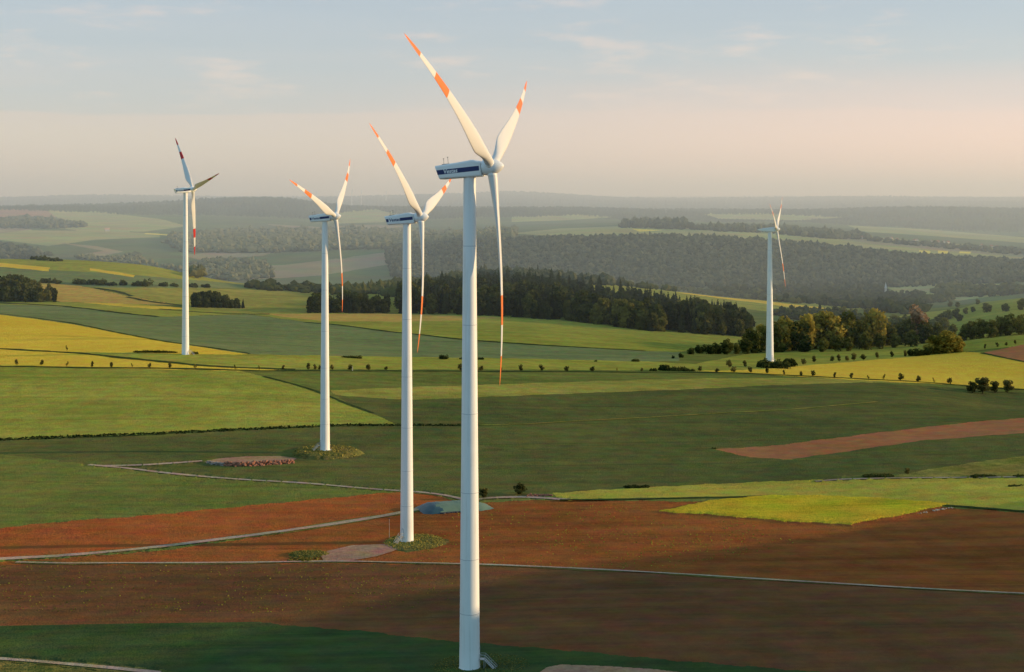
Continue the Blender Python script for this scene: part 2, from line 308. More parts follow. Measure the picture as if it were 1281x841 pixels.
FL = [
 ('grassland', 'green farmland between the marked fields', 'wheat_shade', .3, None, 0, 1e9),
 ('far_hills', 'hazy green farmland of the far hills', 'far_green', 0, [(-9e3, 0), (9e3, 0), (9e3, 900), (-9e3, 900)], 2000, 9e4),
 ('wooded_hills', 'grey green wooded ridges below the horizon', 'far_wood', 0, [(-9e3, 0), (9e3, 0), (9e3, 900), (-9e3, 900)], 5700, 9e4),
 # foreground
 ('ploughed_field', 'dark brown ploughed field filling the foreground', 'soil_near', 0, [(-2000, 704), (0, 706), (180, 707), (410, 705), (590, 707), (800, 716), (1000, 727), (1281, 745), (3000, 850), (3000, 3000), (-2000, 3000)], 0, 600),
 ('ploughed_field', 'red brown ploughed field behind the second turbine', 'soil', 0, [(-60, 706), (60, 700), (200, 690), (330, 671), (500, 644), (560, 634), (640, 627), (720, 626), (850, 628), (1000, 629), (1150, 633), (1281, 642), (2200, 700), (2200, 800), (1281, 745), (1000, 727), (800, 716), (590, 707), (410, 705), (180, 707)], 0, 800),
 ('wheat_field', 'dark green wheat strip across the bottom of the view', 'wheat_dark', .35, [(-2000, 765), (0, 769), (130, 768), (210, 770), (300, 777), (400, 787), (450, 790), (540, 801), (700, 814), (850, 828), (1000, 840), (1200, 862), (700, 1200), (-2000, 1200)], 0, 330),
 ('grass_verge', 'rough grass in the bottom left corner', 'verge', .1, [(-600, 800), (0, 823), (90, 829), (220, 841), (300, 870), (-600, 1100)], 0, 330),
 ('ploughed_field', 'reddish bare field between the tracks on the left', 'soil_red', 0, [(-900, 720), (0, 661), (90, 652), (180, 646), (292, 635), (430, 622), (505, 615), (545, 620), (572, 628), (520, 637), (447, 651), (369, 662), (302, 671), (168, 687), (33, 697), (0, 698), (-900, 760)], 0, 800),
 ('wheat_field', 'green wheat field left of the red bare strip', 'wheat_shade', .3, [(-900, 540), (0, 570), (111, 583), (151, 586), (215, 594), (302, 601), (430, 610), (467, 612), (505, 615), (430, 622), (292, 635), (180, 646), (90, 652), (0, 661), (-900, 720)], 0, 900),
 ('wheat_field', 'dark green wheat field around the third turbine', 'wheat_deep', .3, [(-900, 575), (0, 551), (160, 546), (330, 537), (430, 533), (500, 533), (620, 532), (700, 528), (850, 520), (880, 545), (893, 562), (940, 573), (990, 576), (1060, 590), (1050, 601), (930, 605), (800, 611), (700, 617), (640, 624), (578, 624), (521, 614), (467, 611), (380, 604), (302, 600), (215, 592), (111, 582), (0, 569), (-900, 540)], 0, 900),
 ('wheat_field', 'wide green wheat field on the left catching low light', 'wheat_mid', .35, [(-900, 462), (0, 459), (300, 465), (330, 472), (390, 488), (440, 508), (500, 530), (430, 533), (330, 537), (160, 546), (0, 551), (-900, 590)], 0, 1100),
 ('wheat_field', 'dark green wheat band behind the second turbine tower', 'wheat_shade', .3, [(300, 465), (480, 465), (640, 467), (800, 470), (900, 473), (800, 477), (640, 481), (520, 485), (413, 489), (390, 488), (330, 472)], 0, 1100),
 ('rough_grass', 'olive rough grass strip across the middle', 'olive', .3, [(413, 489), (520, 485), (640, 481), (800, 476), (900, 474), (1060, 473), (1160, 480), (1080, 479), (960, 483), (880, 487), (800, 490), (640, 496), (520, 501), (470, 499), (420, 495)], 0, 1100),
 ('wheat_field', 'dull green wheat field right of the front turbine', 'wheat_deep', .3, [(440, 508), (420, 495), (470, 499), (520, 501), (640, 496), (800, 490), (880, 487), (960, 483), (1080, 479), (1200, 486), (1281, 492), (2300, 500), (2300, 505), (1281, 500), (1100, 503), (1000, 512), (850, 520), (700, 528), (620, 532), (500, 533)], 0, 1100),
 ('wheat_field', 'rolling dark green wheat field on the right', 'wheat_deep', .3, [(850, 520), (1000, 512), (1100, 503), (1281, 500), (2300, 505), (2300, 540), (1281, 523), (1200, 530), (1080, 544), (960, 559), (893, 562), (870, 550)], 0, 1100),
 ('ploughed_field', 'long pale brown bare strip on the right', 'soil_pale', 0, [(893, 562), (960, 559), (1080, 544), (1200, 530), (1281, 523), (1500, 508), (1500, 520), (1281, 542), (1150, 552), (1040, 568), (990, 575), (940, 573)], 0, 1100),
 ('wheat_field', 'blue green wheat slope below the pale bare strip', 'wheat_deep', .3, [(990, 575), (1040, 568), (1150, 552), (1281, 542), (1500, 520), (1500, 560), (1281, 572), (1150, 592), (1060, 596), (1020, 585)], 0, 1100),
 ('rough_grass', 'olive rough grass bank at the right edge', 'rough', .2, [(1140, 592), (1200, 582), (1281, 571), (1500, 560), (1500, 596), (1281, 596), (1180, 598), (1100, 598)], 0, 1100),
 ('wheat_field', 'bright green wheat strip below the lane on the right', 'wheat_light', .35, [(690, 618), (800, 611), (930, 605), (1000, 602), (1100, 600), (1281, 599), (1700, 596), (1700, 670), (1281, 640), (1200, 634), (1080, 626), (930, 622), (780, 625), (700, 626)], 0, 900),
 ('rapeseed_field', 'yellow flowering rapeseed patch in the brown field', 'rape', .7, [(822, 641), (860, 633), (900, 626), (970, 621), (1050, 622), (1120, 626), (1190, 632), (1130, 645), (1065, 657), (1030, 656), (980, 653), (900, 646)], 0, 900),
 # middle distance
 ('barley_field', 'narrow golden barley strip along the tree row', 'barley', .3, [(-900, 430), (0, 437), (101, 443), (201, 453), (285, 460), (370, 464), (300, 465), (0, 459), (-900, 462)], 500, 1400),
 ('barley_field', 'wide golden barley field left of the fourth turbine', 'barley', .3, [(-900, 370), (0, 394), (84, 405), (151, 418), (232, 432), (312, 444), (230, 444), (160, 442), (80, 441), (0, 436), (-900, 429)], 500, 1500),
 ('grass_field', 'light green strip at the foot of the fourth turbine', 'wheat_mid', .3, [(0, 436), (80, 441), (160, 442), (230, 444), (312, 444), (430, 446), (640, 449), (810, 453), (870, 456), (800, 464), (640, 463), (480, 463), (370, 463), (285, 460), (201, 453), (101, 443)], 500, 1500),
 ('wheat_field', 'large green wheat field between third and fourth turbines', 'green_far', .3, [(-900, 350), (0, 381), (101, 385), (198, 397), (309, 394), (380, 403), (420, 406), (497, 416), (581, 425), (665, 431), (810, 440), (850, 441), (850, 452), (810, 453), (640, 449), (430, 446), (312, 444), (232, 432), (151, 418), (84, 405), (0, 394), (-900, 370)], 700, 1900),
 ('meadow', 'olive green meadow below the long dark wood', 'wheat_mid', .3, [(309, 393), (380, 392), (494, 393), (598, 395), (700, 401), (810, 414), (932, 421), (940, 426), (850, 441), (810, 440), (665, 431), (581, 425), (497, 416), (420, 406), (380, 403)], 900, 1900),
 ('ochre_field', 'ochre strip under the small dark wood', 'ochre', .2, [(325, 393), (494, 393), (560, 395), (640, 398), (580, 401), (500, 403), (400, 402)], 900, 1900),
 ('meadow', 'thin pale green bank above the dark wheat', 'wheat_mid', .3, [(-300, 365), (0, 378), (60, 378), (128, 379), (230, 385), (309, 393), (198, 397), (101, 385), (0, 381), (-300, 370)], 900, 1900),
 ('ochre_field', 'orange brown field above the left wood', 'ochre', .2, [(20, 352), (70, 354), (117, 361), (160, 371), (200, 378), (228, 382), (190, 382), (128, 379), (77, 378), (40, 370)], 900, 2200),
 ('barley_field', 'pale gold strip under the orange brown field', 'barley', .2, [(100, 379), (150, 380), (215, 384), (240, 387), (190, 387)], 900, 2200),
 ('meadow', 'olive gold field behind the fourth turbine', 'olive', .25, [(117, 360), (250, 361), (390, 365), (500, 367), (500, 392), (380, 392), (309, 393), (230, 385), (228, 382), (160, 371)], 900, 2300),
 ('meadow', 'dark green slope under the left ridge', 'green_far', .25, [(-600, 330), (0, 334), (160, 344), (320, 357), (330, 361), (117, 360), (60, 354), (-600, 352)], 1200, 2300),
 ('meadow', 'light green strips on top of the left ridge', 'wheat_mid', .25, [(-600, 310), (0, 315), (160, 325), (320, 350), (320, 357), (160, 344), (0, 334), (-600, 330)], 1200, 2300),
 ('barley_field', 'short bright yellow strip on the left ridge', 'barley', .3, [(-100, 327), (0, 329), (62, 335), (61, 340), (0, 334), (-100, 331)], 1200, 2300),
 ('barley_field', 'thin bright yellow strip right of the other on the ridge', 'barley', .3, [(112, 336), (150, 341), (170, 345), (166, 347), (112, 339)], 1200, 2300),
 ('meadow', 'grey green strip behind the long wood', 'wheat_mid', .25, [(430, 372), (520, 362), (600, 346), (660, 340), (720, 343), (800, 352), (900, 362), (1000, 374), (1090, 385), (1060, 392), (960, 390), (800, 372), (640, 356), (520, 375)], 1500, 2400),
 ('barley_field', 'gold band on the strip behind the long wood', 'barley', .2, [(845, 366), (900, 369), (960, 377), (1010, 383), (1060, 389), (1000, 386), (930, 377), (880, 371)], 1400, 2400),
 ('barley_field', 'golden barley field right of the fifth turbine', 'barley', .35, [(870, 465), (950, 463), (995, 459), (1069, 453), (1153, 446), (1207, 441), (1230, 442), (1281, 453), (1500, 470), (1500, 500), (1281, 487), (1213, 483), (1085, 477), (951, 469)], 500, 1400),
 ('grass_field', 'blue green strip along the right wood', 'wheat_mid', .3, [(800, 464), (870, 456), (930, 444), (1000, 440), (1090, 434), (1200, 421), (1281, 416), (1500, 405), (1500, 430), (1281, 432), (1207, 441), (1153, 446), (1069, 453), (995, 459), (950, 463), (870, 465)], 700, 1900),
 ('ploughed_field', 'small brown bare corner at the right edge', 'soil_pale', 0, [(1230, 442), (1281, 431), (1500, 425), (1500, 470), (1281, 453)], 700, 1700),
 ('meadow', 'green pasture with scattered trees on the right slope', 'wheat_mid', .2, [(1090, 400), (1200, 386), (1281, 366), (1600, 350), (1600, 395), (1281, 405), (1200, 418), (1090, 432)], 1200, 2300),
 ('meadow', 'light strip on the right valley slope', 'far_pale', 0, [(1110, 360), (1180, 353), (1240, 355), (1281, 358), (1281, 366), (1200, 376), (1130, 370)], 2100, 3000),
 # far patches
 ('far_field', 'light green plateau above the wooded hillside', 'far_pale', 0, [(640, 292), (700, 286), (800, 282), (960, 286), (1120, 299), (1281, 312), (1281, 326), (1150, 317), (1060, 309), (960, 300), (800, 294), (700, 296)], 3000, 5200),
 ('far_field', 'tan strip by the village on the plateau', 'far_tan', 0, [(990, 292), (1120, 303), (1281, 316), (1281, 322), (1100, 306)], 3000, 5200),
 ('far_field', 'gold sliver on the far plateau', 'far_yellow', 0, [(790, 286), (830, 288), (800, 290)], 3000, 5200),
 ('far_field', 'short gold strip below the village', 'far_yellow', 0, [(1150, 313), (1164, 314), (1164, 317.5), (1150, 316)], 2800, 5200),
 ('far_field', 'second short gold strip below the village', 'far_yellow', 0, [(1173, 313.5), (1186, 314), (1186, 317.5), (1173, 317)], 2800, 5200),
 ('far_field', 'third short gold strip below the village', 'far_yellow', 0, [(1200, 314.5), (1215, 315), (1214, 317.5), (1200, 317)], 2800, 5200),
 ('far_field', 'long gold strip along the edge of the wooded hillside', 'far_yellow', 0, [(1170, 321), (1200, 322), (1232, 327), (1225, 329), (1190, 324)], 2800, 5200),
 ('far_field', 'gold strip at the right edge by the village', 'far_yellow', 0, [(1262, 312), (1281, 313), (1400, 316), (1400, 319), (1281, 317)], 2800, 6200),
 ('far_field', 'reddish far field on the left hill', 'far_red', 0, [(-200, 260), (0, 262), (60, 264), (86, 270), (40, 275), (0, 272), (-200, 270)], 3000, 8000),
 ('far_field', 'pale far field on the left hill', 'far_pale', 0, [(60, 264), (130, 266), (200, 274), (235, 283), (180, 290), (110, 290), (60, 284), (75, 275)], 3000, 8000),
 ('far_field', 'pale green far field left of the lone house', 'far_pale', 0, [(-200, 287), (0, 288), (120, 289), (200, 292), (200, 297), (120, 300), (60, 308), (0, 300), (-200, 295)], 2600, 6000),
 ('far_field', 'tan far field at the left edge', 'far_tan', 0, [(-200, 281), (0, 283), (44, 287), (0, 292), (-200, 290)], 2600, 6000),
 ('far_field', 'tan hollow in the far left valley', 'far_tan', 0, [(75, 304), (120, 308), (155, 315), (120, 322), (105, 318), (130, 314)], 2600, 6000),
 ('far_field', 'yellow strip in front of the far left wood', 'far_yellow', 0, [(180, 291.5), (225, 294), (224, 296), (182, 293)], 2600, 6000),
 ('far_field', 'beige slope behind the third turbine', 'far_tan', 0, [(305, 334), (360, 331), (420, 324), (480, 316), (520, 314), (560, 318), (480, 332), (400, 345), (310, 350)], 2300, 6000),
 ('far_field', 'green slope behind the third turbine', 'far_green', 0, [(380, 322), (430, 314), (460, 316), (430, 324)], 2300, 6000),
 ('far_field', 'tan slope right of the far left wood', 'far_tan', 0, [(225, 319), (300, 314), (350, 312), (330, 320), (250, 325)], 2300, 6000),
 ('far_field', 'pale strip under the right far ridge', 'far_pale', 0, [(880, 268), (960, 268), (1060, 272), (1000, 276), (900, 274)], 3600, 9000),
 ('far_field', 'pale strip on the middle far ridge', 'far_pale', 0, [(640, 272), (720, 269), (770, 272), (700, 276), (640, 278)], 3600, 9000),
 ('far_field', 'tan strip under the left far ridge', 'far_tan', 0, [(330, 280), (400, 284), (470, 281), (520, 284), (440, 287), (360, 286)], 3600, 9000),
 ('far_field', 'pale clearing on the wooded ridge', 'far_pale', 0, [(400, 268), (470, 262), (500, 268), (480, 278), (420, 280)], 3600, 8500),
 ('far_field', 'pale valley floor in front of the far right ridge', 'far_pale', 0, [(1060, 282), (1160, 287), (1281, 297), (1400, 300), (1400, 306), (1281, 304), (1160, 295), (1080, 290)], 3600, 8500),
]

def jag(x, y):
    a = .35 + min(max((y - 450) / 300., 0), 1) * .9
    return y + a * (.5 * math.sin(x * .09 + .7) + .35 * math.sin(x * .23 + 2.1) + .14 * math.sin(x * .61))
def ragged(poly):
    if poly is None or poly[0][0] < -5000: return poly
    out = []
    for (xa, ya), (xb, yb) in zip(poly, poly[1:] + poly[:1]):
        out.append((xa, jag(xa, ya) if ya > 330 else ya)); n = int(abs(xb - xa) / 2.2) if min(ya, yb) > 330 and max(xa, xb) > -40 and min(xa, xb) < 1320 else 0
        for k in range(1, n): t = k / n; x = xa + (xb - xa) * t; out.append((x, jag(x, ya + (yb - ya) * t)))
    return out

def in_poly(px, py, poly):
    res = np.zeros(px.shape, bool); n = len(poly)
    for i in range(n):
        x0, y0 = poly[i]; x1, y1 = poly[(i + 1) % n]
        if y0 == y1: continue
        c = ((y0 > py) != (y1 > py)) & (px < (x1 - x0) * (py - y0) / (y1 - y0) + x0)
        res ^= c
    return res

# slide grid points onto the field outlines, so that outlines are lines and not steps
for (_, _, _, _, poly, y0, y1) in FL:
    if poly is None or len(poly) < 5 and poly[0][0] < -5000: continue
    poly = ragged(poly)
    r0 = np.searchsorted(ROWS, y0); r1 = np.searchsorted(ROWS, min(y1, 6e4))
    for (xa, ya), (xb, yb) in zip(poly, poly[1:] + poly[:1]):
        if xa > xb: xa, ya, xb, yb = xb, yb, xa, ya
        if xb - xa < .5 or abs(yb - ya) > 2.5 * (xb - xa): continue
        c = np.where((US >= xa - .6) & (US <= xb + .6))[0]
        if not len(c): continue
        ye = ya + (yb - ya) * np.clip((US[c] - xa) / (xb - xa), 0, 1)
        S = PYG[r0:r1, c] > ye[None, :]
        cross = S[:-1] & ~S[1:]; has = cross.any(0)
        if not has.any(): continue
        k = cross.argmax(0)[has] + r0; cc = c[has]; yy = ye[has]
        t = (PYG[k, cc] - yy) / np.maximum(1e-9, PYG[k, cc] - PYG[k + 1, cc])
        Yn = GY[k, cc] + t * (GY[k + 1, cc] - GY[k, cc]); Hn = H[k, cc] + t * (H[k + 1, cc] - H[k, cc]); kk = np.where(t < .5, k, k + 1)
        GY[kk, cc] = Yn; GX[kk, cc] = (US[cc] - CX) / F * Yn; H[kk, cc] = Hn; PYG[kk, cc] = yy
PXG = np.repeat(US[None, :], len(ROWS), 0)
avg = lambda a: .25 * (a[:-1, :-1] + a[1:, :-1] + a[:-1, 1:] + a[1:, 1:])
FX, FY = avg(PXG), avg(PYG); FY = np.where((FY > 330) & (FX > -40) & (FX < 1320), FY - (.35 + np.clip((FY - 450) / 300., 0, 1) * .9) * (.5 * np.sin(FX * .09 + .7) + .35 * np.sin(FX * .23 + 2.1) + .14 * np.sin(FX * .61)), FY); FCL = np.zeros(FX.shape, np.int16); RM = .5 * (ROWS[:-1] + ROWS[1:]); UM = .5 * (US[:-1] + US[1:])
for ci, (_, _, _, _, poly, y0, y1) in enumerate(FL):
    if poly is None: continue
    P = np.array(poly, float)
    ri = np.where((RM >= y0) & (RM <= y1))[0]; cj = np.where((UM >= P[:, 0].min() - 3) & (UM <= P[:, 0].max() + 3))[0]
    if len(ri) == 0 or len(cj) == 0: continue
    sl = np.ix_(ri, cj)
    FCL[sl] = np.where(in_poly(FX[sl], FY[sl], poly), ci, FCL[sl])

# ------------------------------------------------------------------ tracks (drawn on the ground, then laid as ribbons)
def poly_ground(pts, step=3.0):
    g = np.array([ground(*p)[:2] for p in pts]); d = np.concatenate([[0], np.cumsum(np.hypot(*np.diff(g, axis=0).T))])
    q = np.arange(0, d[-1], step)
    return np.stack([pchip(d, g[:, 0], q), pchip(d, g[:, 1], q)], 1)
TRK = []   # (name, label, points, width)
def track(name, label, pts, w): TRK.append((name, label, poly_ground(pts), w))
track('farm_track', 'pale farm track curving between the red and brown fields', [(-60, 701), (0, 700), (33, 698.5), (100, 694), (168, 688), (302, 672), (369, 663), (430, 654), (501, 642), (540, 634.5), (578, 628.5), (612, 624), (648, 622.5), (712, 626)], 3.0)
track('farm_track', 'thin farm track below the dark wheat on the left', [(111, 582), (151, 585.5), (215, 593), (302, 600.5), (380, 605), (467, 612.5), (521, 616), (561, 621), (585, 627)], 2.3)
track('farm_track', 'short farm track to the gravel pad of the third turbine', [(130, 583.5), (165, 583), (215, 580), (262, 576.5)], 2.5)
track('concrete_lane', 'pale concrete lane crossing the ploughed land to the right', [(20, 704), (100, 705.5), (180, 705), (300, 704.5), (410, 703), (500, 704.5), (590, 706.5), (700, 711), (800, 716), (900, 722), (1000, 728), (1150, 737), (1290, 744), (1400, 750)], 1.6)
track('farm_track', 'dirt track in the bottom left corner', [(-60, 820), (0, 825), (60, 829.5), (120, 835), (200, 843)], 1.8)
track('farm_track', 'thin lane above the bright green strip on the right', [(1020, 603), (1060, 600), (1100, 599), (1200, 598), (1281, 597.5), (1400, 597)], 2.0)

_ch = np.array([f[3] for f in FL])[FCL]; CROP = np.zeros(GX.shape); CROP[1:-1, 1:-1] = avg(_ch)
for _, _, p, w in TRK:
    lo, hi = p.min(0) - 6, p.max(0) + 6
    m = (GX > lo[0]) & (GX < hi[0]) & (GY > lo[1]) & (GY < hi[1])
    idx = np.argwhere(m)
    if not len(idx): continue
    gx, gy = GX[m], GY[m]; dm = np.full(len(gx), 1e9)
    for q in p[::2]: dm = np.minimum(dm, (gx - q[0]) ** 2 + (gy - q[1]) ** 2)
    c = CROP[m]; c[dm < (w / 2 + 1.6) ** 2] = 0; CROP[m] = c
PADS = [   # bare pads: outline in photo pixels
 ('gravel_pad', 'bare gravel pad beside the second turbine', [(402, 697), (410, 690), (440, 683), (480, 681.5), (508, 684), (490, 691), (470, 697), (432, 703.5), (405, 703)]),
 ('gravel_pad', 'bare gravel pad beside the third turbine', [(258, 577), (275, 574), (310, 571.5), (350, 571), (372, 574), (362, 579), (300, 582), (266, 581)]),
 ('gravel_pad', 'gravel pad at the bottom edge by the front turbine', [(670, 846), (684, 836), (702, 832.5), (760, 834.5), (820, 838.5), (880, 846)]),
]
for _, _, poly in PADS:
    CROP[in_poly(PXG, PYG, poly) & (GY < 800)] = 0
VZ = H + CROP + ZC
# far woods are rough on top
fw = [i for i, f in enumerate(FL) if f[0] == 'wooded_hills'][0]
wd = np.zeros(GX.shape, bool); wd[:-1, :-1] = FCL == fw
VZ[wd] += (rng.random(wd.sum()) - .5) * np.clip(GY[wd] / 7000, .6, 1.6) * 15
V = np.stack([GX, GY, VZ], -1).reshape(-1, 3)
nr, nc = GX.shape
ids = np.arange(nr * nc).reshape(nr, nc)
Q = np.stack([ids[:-1, :-1], ids[:-1, 1:], ids[1:, 1:], ids[1:, :-1]], -1).reshape(-1, 4)
FC = FCL.ravel()
for ci, (nm, lab, mk, *_r) in enumerate(FL):
    q = Q[FC == ci]
    if not len(q): continue
    u, inv = np.unique(q, return_inverse=True)
    o = mesh_obj(nm, V[u], inv.reshape(-1, 4), G[mk], smooth=True)
    tag(o, lab, nm.replace('_', ' '), kind='structure')
# land under and behind the viewpoint
q = [(-3000, -2500, ZC - 92), (3000, -2500, ZC - 92), (3000, 40, ZC - 92), (-3000, 40, ZC - 92)]
tag(mesh_obj('ground', q, [(0, 1, 2, 3)], G['soil_near']), 'brown land below the viewpoint', 'ground', kind='structure')

def ribbon(name, label, p, w, mat, lift, wob=.15, kind='structure', cat='track', seed=0):
    t = np.gradient(p, axis=0); t /= np.linalg.norm(t, axis=1)[:, None] + 1e-9; n = np.stack([-t[:, 1], t[:, 0]], 1)
    k = len(p); r = np.random.default_rng(seed + k)
    sm = lambda a: np.convolve(a, np.ones(5) / 5, 'same')
    wl = w / 2 + sm(r.normal(0, wob * w, k)); wr = w / 2 + sm(r.normal(0, wob * w, k))
    rows = [p + n * wl[:, None], p + n * (wl / 3)[:, None], p - n * (wr / 3)[:, None], p - n * wr[:, None]]
    v = []
    for a in rows: v.append(np.stack([a[:, 0], a[:, 1], terr(a[:, 0], a[:, 1]) + ZC + lift], 1))
    v = np.concatenate(v); f = []
    for j in range(3):
        a = np.arange(k - 1) + j * k; f.append(np.stack([a, a + 1, a + 1 + k, a + k], 1))
    o = mesh_obj(name, v, np.concatenate(f), mat, smooth=True)
    return tag(o, label, cat, kind=kind)
for i, (nm, lab, p, w) in enumerate(TRK):
    ribbon('grass_verge', 'rough grass verge of the ' + ' '.join(lab.split()[:8]), p, w + 1.5, G['verge'], .12, .3, cat='verge', seed=i)
    ribbon(nm, lab, p, w, G['track'], .26, .14, cat='track' if 'track' in nm else 'lane', seed=40 + i)
for nm, lab, poly in PADS:
    g = np.array([ground(*p)[:2] for p in poly]); c = g.mean(0)
    v = []; k = len(g); rings = 7
    for s in np.linspace(1, 0.02, rings):
        a = c + (g - c) * s; v.append(np.stack([a[:, 0], a[:, 1], terr(a[:, 0], a[:, 1]) + ZC + .2], 1))
    v = np.concatenate(v); f = [(j * k + i, j * k + (i + 1) % k, (j + 1) * k + (i + 1) % k, (j + 1) * k + i) for j in range(rings - 1) for i in range(k)]
    f.append(tuple(range((rings - 1) * k, rings * k)))
    tag(mesh_obj(nm, v, f, G['gravel'], smooth=True), lab, 'gravel pad', kind='structure')
# dark grassy field margins
EDG = [
 ('field margin under the wide lit wheat field on the left', [(-40, 553), (0, 551.5), (80, 549), (160, 546.5), (250, 541), (330, 537.5), (430, 534), (500, 533.5), (590, 533)], 1.3, 'dark_verge'),
 ('ochre field margin right of the front turbine', [(600, 533), (650, 532), (700, 529), (780, 525), (850, 521), (920, 517), (1000, 512.5), (1060, 507), (1100, 503.5)], 1.6, 'rough'),
 ('dark ditch between the two left barley fields', [(-60, 435), (0, 437), (50, 440), (101, 443), (150, 448), (201, 453), (285, 460), (370, 463.5)], 4.5, 'dark_verge'),
 ('dark bank across the left wheat fields', [(-60, 377), (0, 379.5), (50, 382), (101, 386), (150, 392), (198, 397)], 6, 'dark_verge'),
 ('dark field margin left of the big meadow', [(200, 387), (250, 391), (310, 393.5), (340, 393.5)], 5, 'dark_verge'),
 ('dark field edge across the meadow below the wood', [(380, 404), (420, 407), (497, 416.5), (581, 425.5), (665, 431.5), (740, 436), (810, 440)], 5, 'dark_verge'),
 ('dark field edge beside the lit wheat corner', [(330, 472), (390, 488.5), (440, 508.5), (470, 519)], 2.5, 'dark_verge'),
 ('dark edge above the golden barley field on the left', [(0, 393), (84, 404), (151, 417.5), (232, 431.5), (312, 443.5)], 3, 'dark_verge'),
 ('dark edge under the bright green strip', [(700, 627), (780, 626), (930, 623), (1080, 627), (1200, 635), (1290, 641.5)], 2.2, 'dark_verge'),
 ('dark edge by the brown corner on the right', [(1228, 442.5), (1255, 448), (1290, 455)], 3, 'dark_verge'),
 ('dark grassy edge below the row of young trees', [(-100, 458.6), (0, 459.3), (150, 461.2), (300, 464.2), (420, 464.8), (560, 465.2), (700, 466), (800, 466.5), (870, 466.7), (900, 467), (1000, 471), (1100, 476), (1200, 482.5), (1290, 488)], 3.6, 'dark_verge'),
 ('dark lane edge across the ochre field', [(160, 372), (190, 378), (228, 382.5)], 5, 'dark_verge'),
 ('dark lane edge through the olive gold field', [(120, 361), (145, 365), (165, 371)], 6, 'dark_verge'),
]
for i, (lab, pts, w, mk) in enumerate(EDG):
    p = poly_ground(pts, 2.5)
    o = ribbon('field_margin', lab, p, w, G[mk], .5, .3, cat='field margin', seed=80 + i)

# ------------------------------------------------------------------ foliage prototypes
LM = dict(
 dark=leaf_mat('leaf_conifer', (.006, .013, .009), (.052, .068, .026), .15),
 oak=leaf_mat('leaf_broad', (.026, .044, .012), (.22, .20, .045), .32),
 gold=leaf_mat('leaf_gold', (.080, .085, .016), (.50, .38, .07), .35),
 pink=leaf_mat('leaf_pink', (.20, .12, .06), (.50, .32, .18), .25),
 young=leaf_mat('leaf_young', (.034, .046, .014), (.19, .16, .05), .3),
 bush=leaf_mat('leaf_bush', (.014, .028, .010), (.115, .120, .030), .25),
 far=leaf_mat('leaf_far', (.028, .044, .026), (.20, .195, .09), .15),
 weed=leaf_mat('leaf_weed', (.12, .13, .025), (.40, .36, .06), .4),
 grass=leaf_mat('leaf_grass', (.09, .10, .025), (.46, .37, .09), .4),
)
BARK = plain_mat('bark', (.06, .045, .032), .9, .1, .3, 3.)

def quads(cen, nrm, size, shade, asp=1.4):
    """one leaf clump quad per centre"""
    n = len(cen); r = rng.normal(size=(n, 3)); u = np.cross(nrm, r); u /= np.linalg.norm(u, axis=1)[:, None] + 1e-9; w = np.cross(nrm, u); w /= np.linalg.norm(w, axis=1)[:, None] + 1e-9
    s = (size * np.ones(n))[:, None] * .5; u = u * s * asp; w = w * s
    v = np.stack([cen - u - w * .5, cen + u * .3 - w, cen + u + w * .4, cen - u * .2 + w], 1).reshape(-1, 3)
    f = np.arange(4 * n).reshape(n, 4)
    return v, f, np.repeat(np.clip(shade, 0, 1), 4)

def sph(n):
    a = rng.normal(size=(n, 3)); return a / np.linalg.norm(a, axis=1)[:, None]

def broad_crown(h, w, trunk, lobes=16, per=70, leaf=.9, flat=1.):
    c = []; nr_ = []; sh = []
    for i in range(lobes):
        d = sph(1)[0]; d[2] = d[2] * .9 + .1
        rr = (.25 + .75 * random.random() ** .5)
        ctr = np.array([d[0] * w / 2 * .68 * rr, d[1] * w / 2 * .68 * rr, trunk + (h - trunk) * (.46 + .42 * d[2] * rr)])
        r = w * (.16 + .12 * random.random()); tone = random.uniform(-.22, .22)
        q = sph(per); q[:, 2] *= .85
        p = ctr + q * r * (.72 + .4 * rng.random((per, 1)))
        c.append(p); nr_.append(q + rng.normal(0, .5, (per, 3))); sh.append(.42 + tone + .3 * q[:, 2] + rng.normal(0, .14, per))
    c = np.concatenate(c); nn = np.concatenate(nr_); sh = np.concatenate(sh)
    lo_, hi_ = np.percentile(c[:, 2], (1, 99)); c[:, 2] = trunk * .75 + (c[:, 2] - lo_) / (hi_ - lo_) * (h - trunk * .75)
    rr_ = np.percentile(np.hypot(c[:, 0], c[:, 1]), 97); c[:, :2] *= w / 2 / rr_
    return quads(c, nn, leaf * (.6 + .8 * rng.random(len(c))), sh)

def conifer_crown(h, w, n=900, leaf=1.0):
    t = rng.random(n) ** .62; z = h * (1 - t) ; z = np.maximum(z, h * .07 * rng.random(n))
    lay = .72 + .28 * np.abs(np.sin(t * h * 1.15 + 1.3)); ang = rng.random(n) * 2 * np.pi
    ph = random.random() * 6; irr = 1 + .22 * np.sin(3 * ang + ph + t * 7) + .1 * np.sin(7 * ang + t * 19)
    rad = w / 2 * (t ** .8) * lay * irr * (.55 + .45 * rng.random(n) ** .5)
    p = np.stack([np.cos(ang) * rad, np.sin(ang) * rad, z - .18 * rad], 1)
    nn = np.stack([np.cos(ang) * .5, np.sin(ang) * .5, np.ones(n) * .8], 1) + rng.normal(0, .35, (n, 3))
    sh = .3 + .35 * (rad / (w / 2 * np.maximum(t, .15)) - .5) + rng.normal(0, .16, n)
    return quads(p, nn, leaf * (.5 + .6 * rng.random(n)) * (.45 + .6 * t), sh, 1.7)

